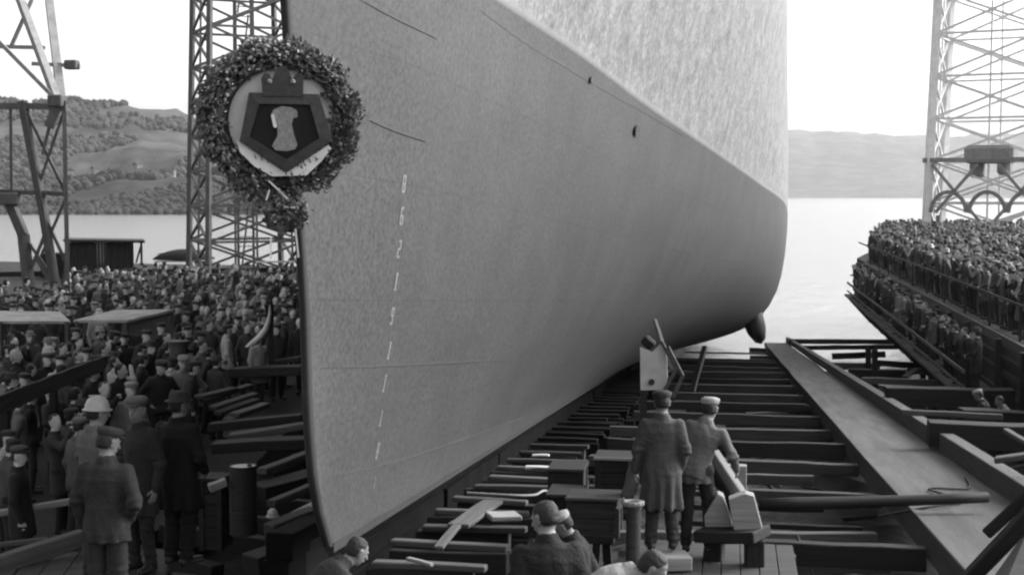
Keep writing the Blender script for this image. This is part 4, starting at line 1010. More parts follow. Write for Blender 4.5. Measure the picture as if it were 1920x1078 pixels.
#%%WREATH
# ------------------------------------------------------------------ wreath with badge on the stem
def wreath():
    D = 11.05; c = sp(524, 222, D); k = (c - CAM).length / F * .995      # metres per photo pixel there
    n = (CAM - c).normalized()
    e = empty('launch_wreath', c, 'big evergreen wreath framing a pentagonal crowned badge, hung on the bow', 'wreath')
    X = Vector((0, 0, 1)).cross(n).normalized(); Yv = n.cross(X)
    X = X  # right as seen from the camera
    L2 = lambda x, y, d=0: (X * (x - 524) - Yv * (y - 222)) * k + n * d
    M['leaf'] = mat('evergreen_leaf', 0.085, .6, .8, 9, .2)
    M['leaf_pale'] = mat('pale_leaf', 0.3, .6, .6, 9, .2)
    rd = random.Random(3)
    def leaf_mesh(name, count, m, gen, ln=.05):
        bm = bmesh.new()
        for _ in range(count):
            p, outd = gen()
            d = (outd + Vector((rd.uniform(-1, 1), rd.uniform(-1, 1), rd.uniform(-1, 1))) * .8).normalized()
            s_ = d.cross(n + Vector((rd.uniform(-.7, .7), rd.uniform(-.7, .7), rd.uniform(-.7, .7)))).normalized()
            l = ln * rd.uniform(.6, 1.3); wd = l * .33; up_ = d.cross(s_) * l * .15
            v = [bm.verts.new(q) for q in (p, p + d * l * .45 + s_ * wd + up_, p + d * l, p + d * l * .45 - s_ * wd + up_)]
            bm.faces.new((v[0], v[1], v[2])); bm.faces.new((v[0], v[2], v[3]))
        return link(name, bm, m, parent=e)
    Rm, rm = 124 * k, 28 * k
    def ring():
        while True:
            a = rd.uniform(0, 2 * math.pi); q = rd.uniform(0, 2 * math.pi); r = rm * math.sqrt(rd.random()) * rd.uniform(.7, 1.12)
            if abs(a - math.radians(268)) < .16 and rd.random() < .85: continue
            break
        rr = Rm + r * math.cos(q)
        lump = 1 + .03 * math.sin(a * 11) + .02 * math.sin(a * 23 + 1)
        c_ = (X * math.cos(a) * .99 + Yv * math.sin(a) * .96)
        return c_ * rr * lump + n * (r * math.sin(q)), (c_ * math.cos(q) + n * math.sin(q) + (X * -math.sin(a) + Yv * math.cos(a)) * 1.0)
    # straw core
    bm = bmesh.new(); NA, NB = 48, 10; g = []
    for i in range(NA):
        a = 2 * math.pi * i / NA; c_ = X * math.cos(a) * .99 + Yv * math.sin(a) * .96
        g.append([bm.verts.new(c_ * (Rm + rm * .6 * math.cos(2 * math.pi * j / NB)) + n * rm * .6 * math.sin(2 * math.pi * j / NB)) for j in range(NB)])
    for i in range(NA):
        for j in range(NB): bm.faces.new((g[i][j], g[i][(j + 1) % NB], g[(i + 1) % NA][(j + 1) % NB], g[(i + 1) % NA][j]))
    link('core', bm, M['hair'], parent=e, smooth=True)
    leaf_mesh('foliage', 6800, M['leaf'], ring, .046)
    leaf_mesh('pale_foliage', 1900, M['leaf_pale'], ring, .04)
    # backing disc
    bm = bmesh.new(); cc = L2(529, 228, .02); rod(bm, cc - n * .03, cc, 100 * k, n=48)
    M['badge_bg'] = mat('badge_board', 0.62, .6, .12, 8, .1); M['badge_field'] = mat('badge_dark_field', 0.004, .5, .3, 8, .1); M['badge_frame'] = mat('badge_frame_paint', 0.04, .5, .3, 20, .3); M['badge_gold'] = mat('badge_relief_paint', 0.2, .5, .4, 25, .5)
    link('badge_board', bm, M['badge_bg'], parent=e)
    def plate(nm, pts, d, th, m):
        d += .075
        bm = bmesh.new(); poly_prism(bm, [L2(x, y, d) for x, y in pts], n, th); bmesh.ops.triangulate(bm, faces=[f for f in bm.faces if len(f.verts) > 4]); return link(nm, bm, m, parent=e)
    outer = [(470, 176), (596, 178), (620, 262), (535, 320), (452, 264)]
    inner = [(488, 196), (579, 197), (596, 258), (536, 297), (470, 256)]
    plate('scroll', [(446, 262), (456, 268), (535, 322), (612, 270), (618, 276), (600, 300), (572, 326), (510, 328), (478, 310), (452, 284)], .022, .018, M['badge_bg'])
    # raised lettering-like scratches on the scroll: small unreadable ticks
    bm = bmesh.new()
    for t in range(11):
        x = 478 + t * 11; y = 290 + (t if t < 6 else 11 - t) * 3.6 + 2
        if 524 < x < 546: y = 322
        bar(bm, L2(x, y - 4, .118), L2(x + 3, y + 4, .118), .010, .006)
    link('scroll_ticks', bm, M['badge_frame'], parent=e)
    # frame ring as five bars of the pentagon
    bm = bmesh.new()
    ov = [bm.verts.new(L2(x, y, .14)) for x, y in outer]; iv = [bm.verts.new(L2(x, y, .15)) for x, y in inner]
    ob = [bm.verts.new(L2(x, y, .02)) for x, y in outer]; ib = [bm.verts.new(L2(x, y, .10)) for x, y in inner]
    for i in range(5):
        j = (i + 1) % 5; bm.faces.new((ov[i], ov[j], iv[j], iv[i])); bm.faces.new((ob[i], ob[j], ov[j], ov[i])); bm.faces.new((iv[i], iv[j], ib[j], ib[i]))
    bmesh.ops.recalc_face_normals(bm, faces=bm.faces); link('pentagon_frame', bm, M['badge_frame'], parent=e)
    plate('field', inner, .028, .01, M['badge_field'])
    plate('emblem', [(513, 207), (528, 200), (545, 202), (556, 208), (557, 220), (549, 222), (546, 232), (550, 252), (556, 270), (552, 278), (536, 282), (516, 280), (510, 272), (520, 254), (520, 238), (512, 232), (508, 218)], .04, .03, M['badge_gold'])
    plate('emblem_edge', [(509, 216), (514, 214), (519, 236), (518, 240), (513, 238)], .07, .008, M['badge_bg'])
    # naval crown above
    plate('crown', [(494, 182), (492, 150), (499, 140), (507, 143), (511, 152), (517, 140), (522, 130), (530, 127), (538, 130), (543, 140), (548, 152), (553, 143), (561, 140), (568, 148), (567, 182)], .03, .05, M['badge_frame'])
    for x in (507, 549):
        bm = bmesh.new(); cc = L2(x, 156, .155); bmesh.ops.create_icosphere(bm, subdivisions=2, radius=5 * k, matrix=Matrix.Translation(cc)); link('crown_stud', bm, M['badge_gold'], parent=e, smooth=True)
    # rim shadow round the board, modelled as a dark hoop
    bm = bmesh.new(); NA = 48; prev = None; shadow_hoop = []
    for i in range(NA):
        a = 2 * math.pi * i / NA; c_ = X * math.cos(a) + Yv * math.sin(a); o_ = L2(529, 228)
        shadow_hoop.append([bm.verts.new(o_ + c_ * r_ * k + n * h_) for r_, h_ in ((97, .02), (97, .07), (102, .07), (102, .02))])
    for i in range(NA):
        for j in range(3): bm.faces.new((shadow_hoop[i][j], shadow_hoop[i][j + 1], shadow_hoop[(i + 1) % NA][j + 1], shadow_hoop[(i + 1) % NA][j]))
    bmesh.ops.recalc_face_normals(bm, faces=bm.faces); link('shadow_hoop', bm, M['hair'], parent=e)
    # trailing bunch below
    def bunch():
        a = rd.uniform(0, 2 * math.pi); r = math.sqrt(rd.random())
        p = L2(532 + 32 * r * math.cos(a), 402 + 34 * r * math.sin(a), rd.uniform(-.06, .1)); return p, (X * math.cos(a) + Yv * math.sin(a) + n * .5)
    leaf_mesh('flower_bunch', 620, M['leaf'], bunch, .055)
    def trail():
        t = rd.random(); p = L2(455 + 95 * t + rd.gauss(0, 14), 345 + 50 * t * t + rd.gauss(0, 14), rd.uniform(-.08, .05)); return p, Vector((rd.uniform(-1, 1), rd.uniform(-1, 1), -1))
    leaf_mesh('trailing_foliage', 420, M['leaf'], trail, .05); leaf_mesh('pale_trailing_foliage', 330, M['leaf_pale'], trail, .045)
    for a, b_ in (((530, 384), (556, 386)), ((505, 352), (498, 372)), ((520, 350), (532, 366)), ((506, 440), (505, 480)), ((551, 425), (556, 478)), ((497, 330), (540, 372))):
        bm = bmesh.new(); bar(bm, L2(*a, .1), L2(*b_, .1), .014, .006, n)
        link('ribbon', bm, M['badge_bg'], parent=e)
    # lashing back to the stem
    bm = bmesh.new(); rod(bm, L2(545, 120), sp(545, 118, 11.7) - c, .012, n=6); rod(bm, L2(556, 330), sp(560, 330, 11.9) - c, .012, n=6); link('lashing', bm, M['wood_dark'], parent=e)
wreath()
#%%PEOPLE
# ================================================================== PEOPLE
class Field:
    """a signed-distance field that grows limb by limb and is skinned as ONE continuous surface"""
    def __init__(s, lo, hi, h):
        s.h = h; s.lo = np.array(lo, np.float32); s.n = np.ceil((np.array(hi) - s.lo) / h).astype(int) + 1
        s.d = np.full(s.n, 9.0, np.float32); s.t = np.zeros(s.n, np.int8)
    def box(s, pts, r):
        pts = np.array([p[:] for p in pts]); m = r + .05
        i0 = np.clip(((pts.min(0) - m - s.lo) / s.h).astype(int), 0, s.n - 2); i1 = np.clip(((pts.max(0) + m - s.lo) / s.h).astype(int) + 2, 1, s.n)
        sl = tuple(slice(a, b) for a, b in zip(i0, i1))
        ax = [s.lo[k] + s.h * np.arange(i0[k], i1[k], dtype=np.float32) for k in range(3)]
        return sl, np.stack(np.meshgrid(*ax, indexing='ij'), -1)
    def put(s, sl, d, tag_, k):
        o = s.d[sl]; w_ = d < o
        h_ = np.maximum(k - np.abs(o - d), 0) / k; s.d[sl] = np.minimum(o, d) - h_ * h_ * k * .25
        tt = s.t[sl]; tt[w_] = tag_
    def cap(s, tag_, a, b, ra, rb, k=.02, n=0):
        sl, P = s.box((a, b), max(ra, rb)); a = np.array(a[:], np.float32); b = np.array(b[:], np.float32); ba = b - a
        t = np.clip(((P - a) @ ba) / max(1e-9, float(ba @ ba)), 0, 1)
        s.put(sl, np.linalg.norm(P - a - t[..., None] * ba, axis=-1) - (ra + (rb - ra) * t), tag_, k)
    def loft(s, tag_, secs, k=.02, n=0):
        sl, P = s.box([q[0] for q in secs], max(max(q[1], q[2]) for q in secs)); D = None
        for (c0, x0, y0, sx, fy), (c1, x1, y1, _, _) in zip(secs, secs[1:]):
            c0 = np.array(c0[:], np.float32); c1 = np.array(c1[:], np.float32); sx = np.array(sx[:]); fy = np.array(fy[:]); nz_ = np.cross(sx, fy); ax = c1 - c0
            L_ = float(ax @ nz_); 
            if abs(L_) < 1e-5: continue
            tr = ((P - c0) @ nz_) / L_; t = np.clip(tr, 0, 1); c = c0 + t[..., None] * ax
            rx = x0 + (x1 - x0) * t; ry = y0 + (y1 - y0) * t; q = P - c
            u = (q @ sx) / rx; v = (q @ fy) / ry; rr = np.sqrt(u * u + v * v) + 1e-6
            e = (rr - 1) * np.where(rr > 0, np.sqrt((u * rx) ** 2 + (v * ry) ** 2) / rr, 0)
            e = np.where(rr < 1, (rr - 1) * np.minimum(rx, ry), e)
            out = np.abs(tr - t) * abs(L_); e = np.where(out > 0, np.where(e > 0, np.sqrt(e * e + out * out), np.maximum(e, out)), e)
            D = e if D is None else np.minimum(D, e)
        s.put(sl, D, tag_, k)
    def mesh(s, mats):
        d = s.d; ins = d < 0
        c = np.zeros(np.array(d.shape) - 1, int)
        corners = [(i, j, k) for i in (0, 1) for j in (0, 1) for k in (0, 1)]; sh = c.shape
        for (i, j, k) in corners: c += ins[i:i + sh[0], j:j + sh[1], k:k + sh[2]]
        cells = np.argwhere((c > 0) & (c < 8)); idx = -np.ones(sh, int); idx[tuple(cells.T)] = np.arange(len(cells))
        acc = np.zeros((len(cells), 3)); cnt = np.zeros(len(cells))
        for a in corners:
            for ax in range(3):
                if a[ax]: continue
                b = list(a); b[ax] = 1
                va = d[tuple((cells + a).T)]; vb = d[tuple((cells + b).T)]; m = (va < 0) != (vb < 0)
                t = np.where(m, va / np.where(m, va - vb, 1), 0); p = np.array(a, float) + np.outer(t, np.array(b) - np.array(a))
                acc[m] += p[m]; cnt[m] += 1
        V = (cells + acc / cnt[:, None]) * s.h + s.lo
        Q = []
        for ax in range(3):
            o1, o2 = (ax + 1) % 3, (ax + 2) % 3; sl0 = [slice(None)] * 3; sl1 = [slice(None)] * 3; sl0[ax] = slice(0, -1); sl1[ax] = slice(1, None)
            A, B = ins[tuple(sl0)], ins[tuple(sl1)]
            for flip, mask in ((0, A & ~B), (1, ~A & B)):
                e = np.argwhere(mask); e = e[(e[:, o1] > 0) & (e[:, o2] > 0)]
                def cell(da, db):
                    q = e.copy(); q[:, o1] -= da; q[:, o2] -= db; return idx[tuple(q.T)]
                quad = np.stack((cell(1, 1), cell(0, 1), cell(0, 0), cell(1, 0)), 1)
                Q.append(quad[:, ::-1] if flip else quad)
        Q = np.vstack(Q)
        me = bpy.data.meshes.new('person'); me.from_pydata(V.tolist(), [], Q.tolist())
        for m in mats: me.materials.append(m)
        cen = V[Q].mean(1); ii = np.clip(np.rint((cen - s.lo) / s.h).astype(int), 0, s.n - 1); tg = s.t[tuple(ii.T)]
        me.polygons.foreach_set('material_index', tg.astype(np.int32)); me.polygons.foreach_set('use_smooth', np.ones(len(Q), bool))
        ii = np.clip(np.rint((V - s.lo) / s.h).astype(int), 0, s.n - 1)
        return me, s.t[tuple(ii.T)]
def loft_mesh(bm, secs, n=18):
    """secs: (center, half-width x, half-depth y, side vector, fwd vector)"""
    rings = []
    for c, rx, ry, sx, fy in secs:
        rings.append([bm.verts.new(Vector(c) + sx * rx * math.cos(t * 2 * math.pi / n) + fy * ry * math.sin(t * 2 * math.pi / n)) for t in range(n)])
    for p, q in zip(rings, rings[1:]):
        for i in range(n): bm.faces.new((p[i], p[(i + 1) % n], q[(i + 1) % n], q[i]))
    bm.faces.new(rings[0][::-1]); bm.faces.new(rings[-1])
def person_mesh(P, voxel, mats):
    """P: pose dict. returns continuous mesh; mats = dict(coat,trou,skin,shoe,hair)"""
    order = ['coat', 'trou', 'skin', 'shoe', 'hair']
    ops = []
    def add(fn, tagname, *a, **k): ops.append((fn, order.index(tagname), a, k))
    lean = P.get('lean', 0); side = P.get('side', 0); pel = Vector(P.get('pelvis', (0, 0, .95)))
    Mx = Matrix.Rotation(R(-lean), 3, 'X') @ Matrix.Rotation(R(side), 3, 'Y')
    up = lambda v: pel + Mx @ (Vector(v) - Vector((0, 0, .95)))
    g = lambda k, d: Vector(P.get(k, d))
    sx = Mx @ Vector((1, 0, 0)); fy = Mx @ Vector((0, 1, 0)); f = P.get('fat', 1.0); I = Vector((1, 0, 0)); J = Vector((0, 1, 0))
    coat = P.get('coat', 'jacket'); hem = P.get('hem', {'jacket': .80, 'coat': .60, 'long': .42, 'shirt': .92}[coat])
    secs = [(up((0, -.01, 1.525)), .07, .068, sx, fy), (up((0, -.015, 1.475)), .10, .08, sx, fy), (up((0, -.015, 1.425)), .175 * f, .10 * f, sx, fy), (up((0, -.01, 1.33)), .20 * f, .125 * f, sx, fy), (up((0, 0, 1.2)), .185 * f, .125 * f, sx, fy),
            (up((0, 0, 1.07)), .172 * f, .12 * f, sx, fy), (up((0, 0, .93)), .185 * f, .13 * f, sx, fy)]
    if lean < 30: add('loft', 'coat', [(up((0, 0, 1.1)), .170 * f, .12 * f, sx, fy), (up((0, 0, .86)), .185 * f, .13 * f, sx, fy)][::-1], k=.05)
    add('loft', 'coat', [(up((0, -.012, 1.52)), .074, .078, sx, fy), (up((0, -.012, 1.475)), .088, .088, sx, fy)][::-1], k=.004)   # collar
    hipc = (g('hipL', (-.09, 0, .93)) + g('hipR', (.09, 0, .93))) / 2
    kn = (g('kneeL', (-.1, .02, .5)) + g('kneeR', (.1, .02, .5))) / 2
    if hem < .9:
        for zz in (.88, hem):
            t = (.95 - zz) / .45; c = pel.lerp(kn, max(0, t)) if lean < 30 else pel + Vector((0, -.02, -.08 if zz > .85 else -.14))
            fl_ = 1 + .25 * (.95 - zz)
            secs.append((c, .19 * f * fl_, .14 * f * fl_, I, J))
            if lean >= 30: break
    add('loft', 'coat', secs[::-1])
    # neck and head
    hd = g('head', up((0, .02, 1.635))) if 'head' in P else up((0, .02, 1.635))
    tl = R(P.get('turn', 0)); nod = R(P.get('nod', 0))
    Hm = Matrix.Rotation(tl, 3, 'Z') @ Matrix.Rotation(-nod, 3, 'X')
    if P.get('headfollow', True): Hm = Matrix.Rotation(R(-lean * .6), 3, 'X') @ Hm
    hx, hy, hz_ = Hm @ Vector((1, 0, 0)), Hm @ Vector((0, 1, 0)), Hm @ Vector((0, 0, 1))
    add('cap', 'skin', up((0, -.01, 1.45)), hd - hz_ * .05, .062, .058)
    hs = []
    for z, rx, ry, oy in ((.118, .02, .025, -.01), (.105, .052, .062, -.008), (.07, .073, .088, -.004), (.02, .078, .098, 0), (-.03, .072, .092, .004), (-.07, .058, .075, .014), (-.105, .038, .045, .03), (-.118, .02, .022, .035)):
        hs.append((hd + hz_ * z + hy * oy, rx, ry, hx, hy))
    add('loft', 'skin', hs[::-1])
    add('cap', 'skin', hd + hy * .095 + hz_ * .02, hd + hy * .118 - hz_ * .025, .010, .016, k=.006)     # nose
    add('cap', 'skin', hd + hy * .09 - hx * .03 + hz_ * .03, hd + hy * .09 + hx * .03 + hz_ * .03, .014, .014, k=.006)  # brow
    add('cap', 'skin', hd + hy * .092 - hx * .02 - hz_ * .055, hd + hy * .092 + hx * .02 - hz_ * .055, .011, .011, k=.006)  # mouth
    for s_ in (-1, 1): add('cap', 'skin', hd + hx * s_ * .08 + hz_ * .02, hd + hx * s_ * .078 - hz_ * .03, .017, .012, k=.006)
    # hair: back and sides
    hh = P.get('hair', 1)
    if hh:
        hs = []
        for z, rx, ry, oy in ((.126, .03, .035, -.016), (.112, .06, .068, -.018), (.07, .081, .09, -.016), (.02, .084, .088, -.024), (-.03, .077, .074, -.032), (-.05, .06, .055, -.04)):
            hs.append((hd + hz_ * z + hy * oy, rx * (1 + .04 * (hh - 1)), ry * (1 + .04 * (hh - 1)), hx, hy))
        add('loft', 'hair', hs[::-1])
    for s_, nm in ((-1, 'L'), (1, 'R')):
        sh = g('sh' + nm, up((s_ * .175 * f, -.01, 1.40))); el = g('el' + nm, (s_ * .25, -.03, 1.13)); wr = g('wr' + nm, (s_ * .25, .05, .88))
        add('cap', 'coat', sh, el, .062 * f, .053 * f, k=.07); add('cap', 'coat', el, wr, .052 * f, .043 * f, k=.04)
        d = (wr - el).normalized(); hnd = wr + d * .03
        pal = wr + d * .085; sd_ = d.cross(Vector((s_, 0, 0))).normalized() if abs(d.x) < .9 else Vector((0, 1, 0))
        inn = Vector((-s_, 0, 0)) - d * (-s_ * d.x); inn = inn.normalized() if inn.length > .1 else Vector((0, 0, -1))
        secs = [(wr, .028, .022, sd_, inn), (wr + d * .04, .038, .019, sd_, inn), (pal, .042, .016, sd_, inn)]
        add('loft', 'skin', secs, k=.01)
        for q, (o_, l1) in enumerate(((-.032, .062), (-.011, .074), (.011, .070), (.032, .055))):
            a0 = pal + sd_ * o_; a1 = a0 + (d * .92 + inn * .25).normalized() * l1 * .55; a2 = a1 + (d * .65 + inn * .7).normalized() * l1 * .5
            add('cap', 'skin', a0, a1, .0092, .0085, k=.006); add('cap', 'skin', a1, a2, .0085, .0075, k=.006)
        t0 = wr + d * .03 + sd_ * .034 * (1 if s_ * sd_.y >= 0 else 1); t1 = t0 + (d * .6 + sd_ * .75 + inn * .3).normalized() * .04
        add('cap', 'skin', t0, t1, .012, .010, k=.006); add('cap', 'skin', t1, t1 + (d * .9 + inn * .3).normalized() * .028, .010, .008, k=.006)
        hp = g('hip' + nm, (s_ * .09, 0, .93)); k_ = g('knee' + nm, (s_ * .10, .02, .5)); an = g('ank' + nm, (s_ * .105, -.02, .10)); toe = g('toe' + nm, an + Vector((s_ * .03, .17, -.055)))
        wide = P.get('legw', 1.0)
        add('cap', 'trou', hp, k_, .098 * wide, .073 * wide); add('cap', 'trou', k_, an + Vector((0, 0, .02)), .073 * wide, .062 * wide)
        td = (toe - an); td.z = 0
        add('cap', 'shoe', an + Vector((0, 0, -.045)) - td * .25, toe + Vector((0, 0, .005)), .045, .038)
    add('cap', 'trou', g('hipL', (-.09, 0, .93)), g('hipR', (.09, 0, .93)), .11, .11)
    pts = []
    for fn, tg, a, k in ops:
        if fn == 'cap': r = max(a[2], a[3]); q = [a[0], a[1]]
        else: r = max(max(x[1], x[2]) for x in a[0]); q = [x[0] for x in a[0]]
        pts += [[c + r for c in p_] for p_ in q] + [[c - r for c in p_] for p_ in q]
    pts = np.array(pts); fld = Field(pts.min(0) - .03, pts.max(0) + .03, voxel)
    for fn, tg, a, k in ops: (fld.cap if fn == 'cap' else fld.loft)(tg, *a, k=k.get('k', .02))
    me, vt = fld.mesh([mats[q] for q in order])
    sm = P.get('seed', 0)
    if voxel < .015:
        me.update(); nrm = [v.normal.copy() for v in me.vertices]
        for v, t_, n_ in zip(me.vertices, vt, nrm):           # folds in cloth
            if t_ in (0, 1):
                c = v.co; q = abs(noise.noise(Vector((c.x * 9 + c.z * 2, c.y * 9, c.z * 2.2 + sm)))); q2 = abs(noise.noise(Vector((c.x * 6, c.y * 6, c.z * 14 + c.x * 5 + sm))))
                v.co = c + n_ * (.013 * (q - .25) + .005 * (q2 - .25) + .0015 * noise.noise(c * 40))
                if t_ == 0 and c.z < .95: v.co += n_ * (.055 * (.95 - c.z) * math.sin(math.atan2(c.x, c.y) * 8 + sm + 2 * noise.noise(c * 3)))
                if t_ == 1: v.co += n_ * (.006 * math.sin(c.z * 70 + 4 * noise.noise(c * 5)) * (math.exp(-((c.z - .5) / .1) ** 2) + math.exp(-((c.z - .16) / .09) ** 2)))
                if t_ == 0 and abs(c.x) > .2 and c.z > .95: v.co += n_ * (.006 * math.sin(c.z * 75 + 5 * noise.noise(c * 6)) * math.exp(-((c.z - 1.13) / .12) ** 2))
    return me, (hd, hx, hy, hz_)
def hat_mesh(kind, H_, lo=False):
    hd, hx, hy, hz_ = H_; bm = bmesh.new(); n = 12 if lo else 24
    def lf(rows): loft_mesh(bm, [(hd + hz_ * z + hy * oy, rx, ry, hx, hy) for z, rx, ry, oy in rows], n)
    if kind == 'helmet':
        lf([(.028, .118, .140, 0), (.036, .120, .143, 0), (.042, .098, .118, -.002), (.08, .096, .115, -.004), (.12, .082, .098, -.005), (.15, .055, .068, -.006), (.163, .02, .025, -.006)])
        rod(bm, hd + hz_ * .165 - hy * .09, hd + hz_ * .165 + hy * .07, .008, n=6)
    elif kind == 'flat':
        lf([(.06, .088, .105, -.004), (.075, .096, .115, 0), (.105, .108, .125, .004), (.125, .10, .118, .004), (.140, .06, .08, 0), (.143, .01, .01, 0)])
        lf([(.058, .07, .06, .085), (.066, .072, .065, .09), (.074, .065, .055, .08)])
    elif kind == 'brim':
        lf([(.05, .125, .145, 0), (.058, .128, .15, 0), (.064, .090, .108, 0), (.12, .085, .102, 0), (.15, .07, .088, 0), (.155, .03, .05, 0)])
    elif kind == 'peaked':
        lf([(.055, .086, .104, -.004), (.09, .09, .108, 0), (.105, .118, .13, .004), (.125, .12, .132, .002), (.14, .07, .08, 0), (.145, .02, .02, 0)])
        lf([(.045, .07, .05, .10), (.055, .075, .058, .10), (.06, .065, .05, .095)])
    elif kind == 'scarf':
        lf([(-.09, .05, .05, -.02), (-.06, .074, .09, -.02), (0, .088, .10, -.02), (.06, .09, .10, -.018), (.11, .07, .08, -.016), (.135, .03, .035, -.012)])
    bmesh.ops.recalc_face_normals(bm, faces=bm.faces)
    return bm
def person(P, foot, face, mats, hat, hatm, label, group=None, voxel=.0095, hgt=1.0):
    me, H_ = person_mesh(P, voxel, mats)
    o = bpy.data.objects.new('person', me); COL.objects.link(o); o.location = foot; o.rotation_euler = (0, 0, face); o.scale = (hgt,) * 3
    tag(o, label, 'person', group)
    if hat: link({'helmet': 'helmet', 'flat': 'cap', 'brim': 'hat', 'peaked': 'cap', 'scarf': 'headscarf'}[hat], hat_mesh(hat, H_, voxel > .02), hatm, parent=o, smooth=True)
    return o
def ms(coat, trou='trousers', skin='skin'): return dict(coat=M[coat], trou=M[trou], skin=M[skin], shoe=M['shoe'], hair=M['hair'])
def face_dir(x, d=1): return x   # rotation so that local +Y points along
AWAY = YAW
# --- right pair
fz = pz(1240, 1031, .10)
GC = person(dict(coat='coat', hem=.47, elL=(-.27, .02, 1.13), wrL=(-.29, .08, .88), elR=(.25, -.06, 1.14), wrR=(.22, .04, .93), lean=3, ankL=(-.12, -.03, .10), ankR=(.13, .02, .10), turn=8, legw=1.08, fat=1.08, nod=6),
       fz, YAW + R(-4), ms('coat_grey', 'trousers_grey'), 'flat', M['cap'], 'man in a knee-length grey coat and flat cap seen from behind, right of the bow', hgt=.985)
fz = pz(1303, 1046, -.02) + Vector((0, .25, 0))
person(dict(coat='jacket', lean=14, side=13, pelvis=(-.03, -.02, .95), elR=(.40, .02, 1.10), wrR=(.42, .22, .92), shR=(.27, .08, 1.34), elL=(-.12, .2, 1.1), wrL=(-.05, .4, 1.0), kneeR=(.13, .1, .5), ankR=(.15, .0, .10), turn=-10, seed=3),
       fz, YAW + R(-16), ms('coat_light', 'trousers'), 'flat', M['cap_pale'], 'man in a pale jacket and white cap leaning forward beside the grey-coated man', hgt=1.0)
# --- left group on the platform
person(dict(coat='coat', elL=(-.28, -.02, 1.13), wrL=(-.24, .1, .9), elR=(.29, -.02, 1.14), wrR=(.22, .14, .98), turn=-20, seed=5, fat=1.15, legw=1.15),
       pz(338, 1059, .2), YAW + R(-28), ms('coat_dark', 'coat_dark'), 'brim', M['cap'], 'man in a long black overcoat and dark hat standing left of the drum', hgt=1.0)
person(dict(coat='jacket', elR=(.30, -.08, 1.15), wrR=(.19, .06, .98), elL=(-.28, .02, 1.14), wrL=(-.25, .08, .9), turn=-35, nod=14, lean=4, seed=8, fat=1.08, ankL=(-.15, 0, .1), ankR=(.15, .02, .1)),
       pz(203, 1181, .2), YAW + R(-8), ms('coat_mid', 'trousers_grey'), 'flat', M['cap'], 'worker in a worn denim jacket and dark cap standing in front of the helmeted man', hgt=1.0)
person(dict(coat='jacket', elL=(-.34, .1, 1.2), wrL=(-.46, .3, 1.22), elR=(.26, -.02, 1.13), turn=-15, seed=11, nod=4, fat=1.05),
       pz(186, 1122, .2) + Vector((0, 0, .13)), YAW + R(-35), ms('coat_light', 'trousers'), 'helmet', M['helmet'], 'worker in a shiny pale helmet and light jacket at the left', hgt=.99)
person(dict(coat='coat', turn=10, seed=13, nod=2), pz(266, 1072, .2), YAW + R(150), ms('coat_mid', 'trousers'), 'flat', M['coat_light'], 'man facing the viewer in a soft grey cap between the helmet and the overcoat', hgt=1.0)
# --- near figures at the bottom
p = pd(1032, 960, 9.9)
person(dict(coat='jacket', lean=14, turn=40, nod=12, hair=2, seed=17, fat=1.1), Vector((p.x, p.y, p.z - 1.70)), YAW + R(10), ms('coat_dark', 'trousers'), None, None, 'bareheaded dark-haired man in a dark jacket at the bottom centre, head turned left')
p = pd(1100, 1068, 10.0)
person(dict(coat='shirt', lean=62, turn=0, seed=19, pelvis=(0, -.15, .93), elL=(-.2, .62, .78), wrL=(-.15, .7, .52), elR=(.24, .6, .8), wrR=(.2, .72, .55), shL=(-.19, .28, 1.1), shR=(.19, .28, 1.1)),
       Vector((p.x, p.y, p.z - 1.2)), YAW + R(-100), ms('shirt_white', 'trousers'), None, None, 'man in a pale shirt bending down at the bottom, only his rounded back showing')
p = pd(1090, 957, 14.6)
person(dict(coat='jacket', lean=25, turn=-10, nod=15, pelvis=(0, -.12, .42), hipL=(-.1, -.1, .42), hipR=(.1, -.1, .42), kneeL=(-.16, .28, .5), kneeR=(.16, .28, .5), ankL=(-.14, .02, .1), ankR=(.14, .02, .1),
            elL=(-.24, .25, .62), wrL=(-.1, .42, .6), elR=(.24, .25, .62), wrR=(.1, .42, .6), seed=21),
       Vector((p.x, p.y, p.z - 1.18)), YAW + R(95), ms('coat_mid', 'trousers'), 'flat', M['cap_pale'], 'crouching man with a small white cap in front of the low dark crate')
p = pd(585, 1018, 12.3)
person(dict(coat='jacket', lean=48, turn=0, seed=23, pelvis=(0, -.1, .85), elL=(-.25, .42, .75), wrL=(-.2, .62, .62), elR=(.25, .42, .75), wrR=(.2, .6, .6), shL=(-.19, .25, 1.1), shR=(.19, .25, 1.1)),
       Vector((p.x, p.y, p.z - 1.42)), YAW + R(-60), ms('trousers', 'trousers'), None, None, 'man in a worn jacket stooping right below the forefoot of the ship')
for k, (x, y, fc) in enumerate([(1848, 735, 60), (1886, 745, 100)]):
    p = pd(x, y, 33)
    person(dict(coat='jacket', lean=22, nod=8, pelvis=(0, -.12, .42), hipL=(-.1, -.1, .42), hipR=(.1, -.1, .42), kneeL=(-.16, .3, .48), kneeR=(.16, .3, .48), ankL=(-.14, .22, .1), ankR=(.14, .22, .1),
            elL=(-.24, .2, .62), wrL=(-.1, .38, .6), elR=(.24, .2, .62), wrR=(.1, .38, .6), seed=25 + k),
       Vector((p.x, p.y, p.z - 1.14)), YAW + R(fc), ms(['coat_mid', 'shirt_white'][k], 'trousers'), ['flat', None][k], M['cap_pale'],
       ['seated man with a white cap behind the ribband at the right', 'seated man in a pale shirt, rightmost of the pair behind the ribband'][k], voxel=.014)
beam('bench', pd(1800, 785, 32.6), pd(1925, 792, 32.6), .5, .5, M['wood_dark'], 'dark timber baulk the pair at the right sit on', 'timber')

